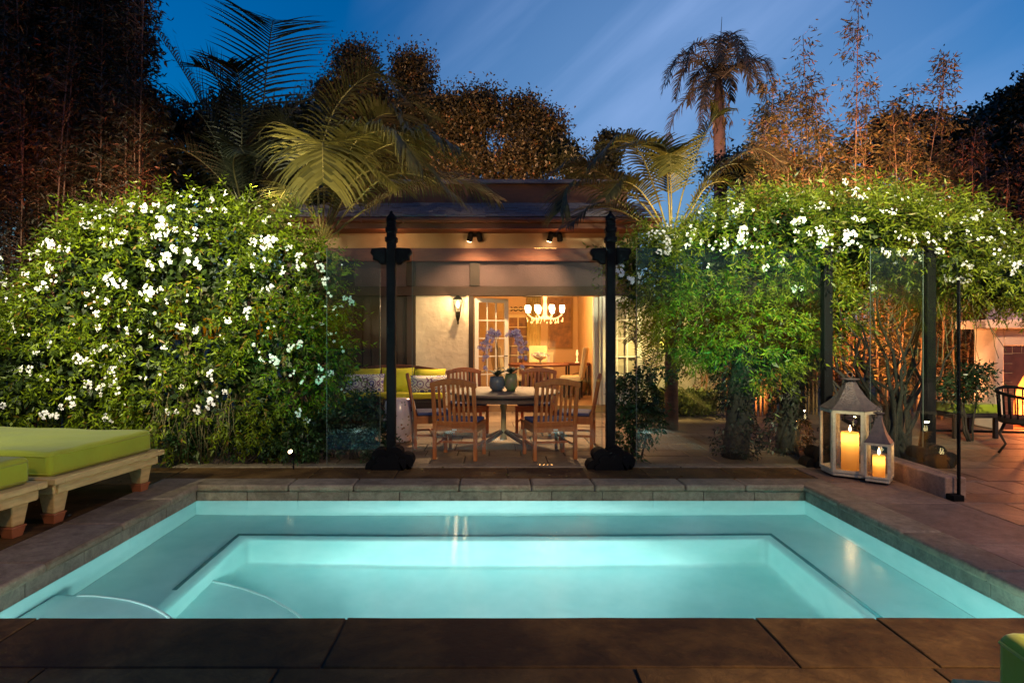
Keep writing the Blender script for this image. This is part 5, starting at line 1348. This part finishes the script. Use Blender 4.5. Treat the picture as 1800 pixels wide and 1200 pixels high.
tree('oak_tree', 'tallest brown-green tree behind the arching palm fronds', 'tree', 630, 19, [(625, 170, 45, 45), (670, 190, 40, 50), (590, 190, 35, 40), (690, 250, 45, 60), (600, 240, 60, 60), (650, 260, 60, 60), (560, 300, 60, 60), (625, 110, 18, 20)], .10, .055, M['oak'], .3, group=BG, per=430, sg=.7)
tree('oak_tree', 'brown-green tree with a pointed crown left of the roof ridge', 'tree', 745, 18.5, [(730, 170, 32, 40), (745, 230, 55, 50), (780, 290, 60, 40), (725, 122, 14, 18), (700, 280, 60, 60)], .10, .055, M['oak'], .3, group=BG, per=430, sg=.7)
tree('oak_tree', 'rounded brown tree straight above the roof ridge', 'tree', 845, 18, [(820, 215, 42, 45), (840, 280, 60, 45), (790, 210, 28, 38), (845, 192, 18, 20)], .10, .055, M['oak'], .28, group=BG, per=430, sg=.7)
tree('oak_tree', 'lit brown tree above the right part of the roof', 'tree', 925, 17.5, [(925, 240, 38, 45), (930, 290, 60, 40), (915, 200, 18, 18), (960, 230, 16, 24)], .10, .055, M['oak'], .25, group=BG, per=430, sg=.7)
tree('small_tree', 'low dark tree at the right end of the roof ridge', 'tree', 1020, 17, [(1010, 290, 45, 32), (1060, 310, 30, 28), (1070, 262, 9, 26), (980, 280, 30, 28)], .12, .06, M['oakdark'], .18, group=BG, per=240, sg=.4)
tree('dark_tree', 'dark evergreen tree in front of which the bamboo stands', 'tree', 1600, 15, [(1600, 240, 65, 40), (1520, 300, 80, 55), (1660, 270, 55, 50), (1560, 380, 100, 60), (1420, 380, 80, 60), (1340, 330, 60, 50), (1300, 290, 40, 25)], .12, .06, M['oakdark'], .3, per=300, sg=.5)
tree('dark_tree', 'huge black tree crown rising into the top right corner', 'tree', 1900, 15.5, [(1870, 240, 120, 150), (1790, 215, 70, 75), (1870, 300, 130, 165), (1800, 330, 110, 120), (1740, 370, 90, 140), (1960, 250, 160, 190), (1760, 260, 60, 70), (1700, 300, 55, 70), (1820, 210, 60, 60)], .13, .075, M['oakdark'], .4, per=420, sg=.5)
tree('dark_tree', 'dark evergreen mass behind the flowering hedge and dark palm', 'tree', 330, 13, [(330, 330, 120, 60), (420, 300, 80, 60), (470, 360, 80, 60), (540, 330, 60, 60), (250, 300, 70, 90), (310, 245, 50, 55), (400, 235, 55, 65), (470, 250, 50, 60), (530, 240, 40, 50)], .12, .06, M['oakdark'], .25, per=300, sg=.5)

# ------------------------------------------------------------ bamboo
def bamboo(lab, culms, leafm, culmm, dens=1.0, leaf=.13, wid=.022, rad=.018, lowleaf=.25, group='bamboo clumps round the garden', spread=.42):
    """culms: list of (x, y, h, leanx, leany)"""
    cx = sum(c[0] for c in culms)/len(culms); cyy = sum(c[1] for c in culms)/len(culms)
    t = thing('bamboo_clump', lab, 'bamboo', (cx, cyy, 0), group)
    LV = []; tw = MB()
    for (x, y, h, lx, ly) in culms:
        pts = []; n = 12
        for k in range(n+1):
            u = k/n; pts.append(Vector((x+lx*u**1.8, y+ly*u**1.8, h*u-.12*abs(lx)*u**3)))
        m = MB().tube(pts, [rad*(1-.75*k/n) for k in range(n+1)], 6)
        for k in range(1, int(h/.35)):
            u = k*.35/h; i = min(int(u*n), n-1); p = pts[i].lerp(pts[i+1], u*n-i); m.lathe([(rad*(1.05-.75*u), -.008), (rad*(1.35-.75*u), 0), (rad*(1.05-.75*u), .008)], 6, c=p)
        m.build('culm', culmm, t, smooth=True)
        nodes_ = int(h*7*dens)
        for q in range(nodes_):
            u = lowleaf+(1-lowleaf)*random.random()**.85; i = min(int(u*n), n-1); p = pts[i].lerp(pts[i+1], u*n-i)
            a = random.uniform(0, 6.28); ln = spread*(1.15-.75*u)*random.uniform(.5, 1.2)
            d = Vector((math.cos(a), math.sin(a), random.uniform(.1, .9))).normalized(); e = p+d*ln
            tw.tube([p, e], [.004, .002], 3, caps=False)
            nl = random.randint(6, 11)
            cc = np.array(e)+rng.normal(size=(nl, 3))*.07*np.array((1, 1, .8)); dd = rng.normal(size=(nl, 3))*.7+np.array((d.x, d.y, -.55))
            LV.append(leaves(cc, dd, leaf*rng.uniform(.6, 1.2, nl), wid))
    tw.build('twigs', culmm, t); rawmesh('foliage', np.concatenate(LV), 4, leafm, t); return t
def row(px0, px1, Y0, Y1, n, top0, top1, lean=.5):
    out = []
    for k in range(n):
        px = random.uniform(px0, px1); Y = random.uniform(Y0, Y1); c = at(px, random.uniform(top0, top1), Y)
        l = random.uniform(-lean, lean); out.append((c.x-l, Y, c.z, l, random.uniform(-lean, lean)*.6))
    return out
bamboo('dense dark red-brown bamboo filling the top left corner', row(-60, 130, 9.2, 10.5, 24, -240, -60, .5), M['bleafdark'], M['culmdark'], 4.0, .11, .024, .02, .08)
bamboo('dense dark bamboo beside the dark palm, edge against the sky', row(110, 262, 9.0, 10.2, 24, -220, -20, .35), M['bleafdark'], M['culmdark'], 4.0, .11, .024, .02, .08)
bamboo('tall airy bamboo beside the queen palm with orange-lit leaves', row(1335, 1460, 11.5, 12.6, 20, 110, 330, .4), M['bleaf'], M['culm'], 3.6, .13, .028, .02, .1, spread=.5)
tall = [(at(1500, 10, 11.6).x, 11.6, at(1500, 5, 11.6).z, .1, 0), (at(1430, 60, 11.8).x, 11.8, at(1430, 60, 11.8).z, -.2, 0), (at(1600, 90, 11.9).x, 11.9, at(1600, 100, 11.9).z, .7, 0),
        (at(1515, 150, 12).x, 12, at(1515, 150, 12).z, .1, 0), (at(1580, 160, 12.2).x, 12.2, at(1580, 150, 12.2).z, .3, 0), (at(1650, 70, 12.2).x, 12.2, at(1655, 90, 12.2).z, .1, 0)]
bamboo('tallest sparse bamboo shoots reaching the top of the sky', tall+row(1470, 1600, 11.4, 12.6, 9, 170, 330, .4), M['bleaf'], M['culm'], 2.6, .13, .028, .02, .1, spread=.4)
bamboo('orange-lit bamboo thicket behind the arbour left of the fireplace', row(1560, 1700, 11.2, 12.6, 20, 240, 420, .5), M['bleaf'], M['culm'], 2.4, .12, .024, .02, .05)
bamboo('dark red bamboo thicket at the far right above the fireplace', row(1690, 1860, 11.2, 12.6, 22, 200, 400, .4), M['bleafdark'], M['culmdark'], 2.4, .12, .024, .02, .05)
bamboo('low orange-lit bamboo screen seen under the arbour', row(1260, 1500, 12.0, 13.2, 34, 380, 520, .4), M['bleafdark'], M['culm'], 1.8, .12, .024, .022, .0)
# tan garden wall
gw = MB().box(X_(1118, 13), X_(1268, 13), 13.0, 13.2, 0, 2.3).build('garden_wall', M['stucco'])
tag(gw, 'tan stucco garden wall right of the french doors behind the low palm', 'wall')

# ------------------------------------------------------------ added garden floods and fill lamps, without fixtures
G1 = (.80, 1, .42)
lamp('SPOT', (-2.2, 1.2, 4.6), 7800, (1, .93, .55), .15, (-3.9, 7.4, 2.55), 42, 1)  # added flood on the left hedge from the camera side, unseen
lamp('SPOT', (-5.2, 2.6, 3.6), 700, (1, .93, .55), .12, (-4.6, 7.3, 1.3), 70, .8)
lamp('SPOT', (3.0, 1.2, 4.8), 6200, (1, .93, .56), .15, (4.4, 7.9, 2.8), 50, .8)  # added flood on the arbour from the camera side, unseen
lamp('SPOT', (-1.6, 5.0, .5), 130, (.10, 1, .42), .05, (-2.1, 7.3, 1.5), 52, .8)  # added green spot standing in for pool glow on the hedge
lamp('SPOT', (2.2, 5.6, .2), 420, (.12, 1, .35), .05, (3.1, 7.6, 2.1), 55, .8)  # added green spot, pool glow on the hanging arbour leaves
lamp('SPOT', (-3.0, 7.9, 3.4), 150, (1, .80, .38), .05, (-2.0, 8.9, 4.0), 120, .8)
lamp('SPOT', (-1.4, 6.0, 3.4), 380, (1, .80, .38), .05, (-1.8, 9, 3.7), 62, .8)
lamp('SPOT', (3.2, 11.0, 1.6), 330, (1, .80, .30), .05, (3.5, 12.6, .3), 140, .9)
lamp('SPOT', (3.0, 8.9, 3.0), 150, (1, .66, .22), .05, (2.8, 9.7, 4.2), 110, .8)
lamp('SPOT', (6.8, 10.4, .3), 1300, (1, .36, .12), .08, (6.6, 12, 4.5), 110, .9)
lamp('SPOT', (5.0, 11.0, .2), 160, (1, .42, .14), .08, (4.9, 12.4, 1.6), 130, .9)
lamp('SPOT', (-4.4, 8.6, 2.8), 120, (1, .34, .14), .08, (-6.2, 9.4, 4.6), 130, .9)
lamp('SPOT', (.3, 1.0, 3.6), 520, (1, .62, .34), .1, (.2, 7.8, .6), 26, .6)  # added front fill on the dining set
lamp('SPOT', (4.4, 1.5, 4.4), 700, (1, .62, .40), .15, (4.3, 5.6, 0), 40, .9)  # added fill over the right deck
tree('dark_tree', 'black evergreen mass behind the red-brown bamboo in the top left corner', 'tree', 60, 11.5, [(60, 100, 170, 160), (160, 60, 75, 110), (180, 200, 90, 120), (40, 280, 160, 90), (150, 300, 100, 70), (100, 200, 130, 120), (-60, 120, 120, 160)], .12, .06, M['oakdark'], .25, per=460, sg=.5)
lamp('SPOT', (-1.0, 14.0, 5.2), 1100, (1, .50, .24), .2, (-2.5, 18.5, 7.2), 120, .9)  # added warm lamp behind the house to lift the back trees
lamp('SPOT', (1.8, 14.0, 5.0), 900, (1, .50, .24), .2, (1.5, 18, 6.4), 120, .9)  # second added lamp for the trees behind the roof
lamp('SPOT', (2.9, .9, 2.0), 520, (1, .68, .36), .2, (1.7, 3.0, 0), 66, 1)  # added fill on the near deck
lamp('SPOT', (.2, 1.2, 4.2), 260, (1, .80, .55), .2, (.1, 6.5, 0), 62, .6)
lamp('SPOT', (5.4, 9.3, 3.3), 1100, (1, .50, .27), .1, (6.0, 12, 5.6), 105, .9)  # added warm lamp to brighten the bamboo
lamp('SPOT', (X_(1200, 19), 19, 4.5), 4200, (1, .50, .36), .2, (X_(1262, QY), QY, 10.2), 45, .9)  # added lamp to light the queen palm crown
lamp('SPOT', (-2.0, .6, 3.2), 260, (1, .60, .30), .2, (-3.4, 5.0, .2), 60, .9)
lamp('SPOT', (.2, 2.0, 4.1), 1000, (1, .56, .29), .1, (.1, 12.4, 1.55), 20, .5)  # added front fill on the doors and house wall
lamp('SPOT', (7.2, 9.5, 2.9), 700, (1, .42, .20), .1, (8.2, 12.0, 4.6), 110, .9)
lamp('SPOT', (-6.5, 8.2, 3.3), 60, (1, .42, .20), .1, (-7.6, 9.6, 5.6), 120, .9)
frond(kp, [at(565, 430, 9.2), at(590, 330, 8.9), at(625, 250, 8.6), at(690, 232, 8.2), at(740, 290, 7.9)], 1.0, 50, 1.1, .4, w=.045, start=.3)
frond(kp, [at(565, 430, 9.2), at(540, 320, 9.3), at(520, 240, 9.3), at(480, 215, 9.2), at(440, 250, 9.1)], .8, 50, .9, .4, w=.036, start=.3, m_='fronddark')
frond(kp, [at(565, 430, 9.2), at(620, 360, 8.9), at(680, 310, 8.8), at(745, 310, 8.7), at(800, 345, 8.6)], .8, 54, 1.1, .3, w=.036, start=.25)
bamboo('orange-lit bamboo canes between the iron post and the fireplace', row(1640, 1740, 11.0, 12.2, 30, 300, 480, .35), M['bleafdark'], M['culm'], 1.6, .12, .024, .022, .02)
lamp('SPOT', (7.3, 10.3, .25), 260, (1, .40, .15), .08, (8.2, 11.6, 1.6), 130, .9)
n_ = 150
P = np.stack([rng.uniform(-3.2, 4.0, n_), rng.uniform(6.6, 7.25, n_), np.full(n_, .004)], 1); P[:40, 0] = rng.uniform(-6, -3.3, 40); P[:40, 1] = rng.uniform(4.5, 7, 40)
Dn = rng.normal(size=P.shape)*np.array((1, 1, .15))
fp_ = rawmesh('fallen_leaves', leaves(P, Dn, .045*rng.uniform(.5, 1.3, n_), .02), 4, M['bleaf'], None); struct(fp_, 'stuff'); fp_['label'] = 'small dry fallen leaves on the paving near the hedge'
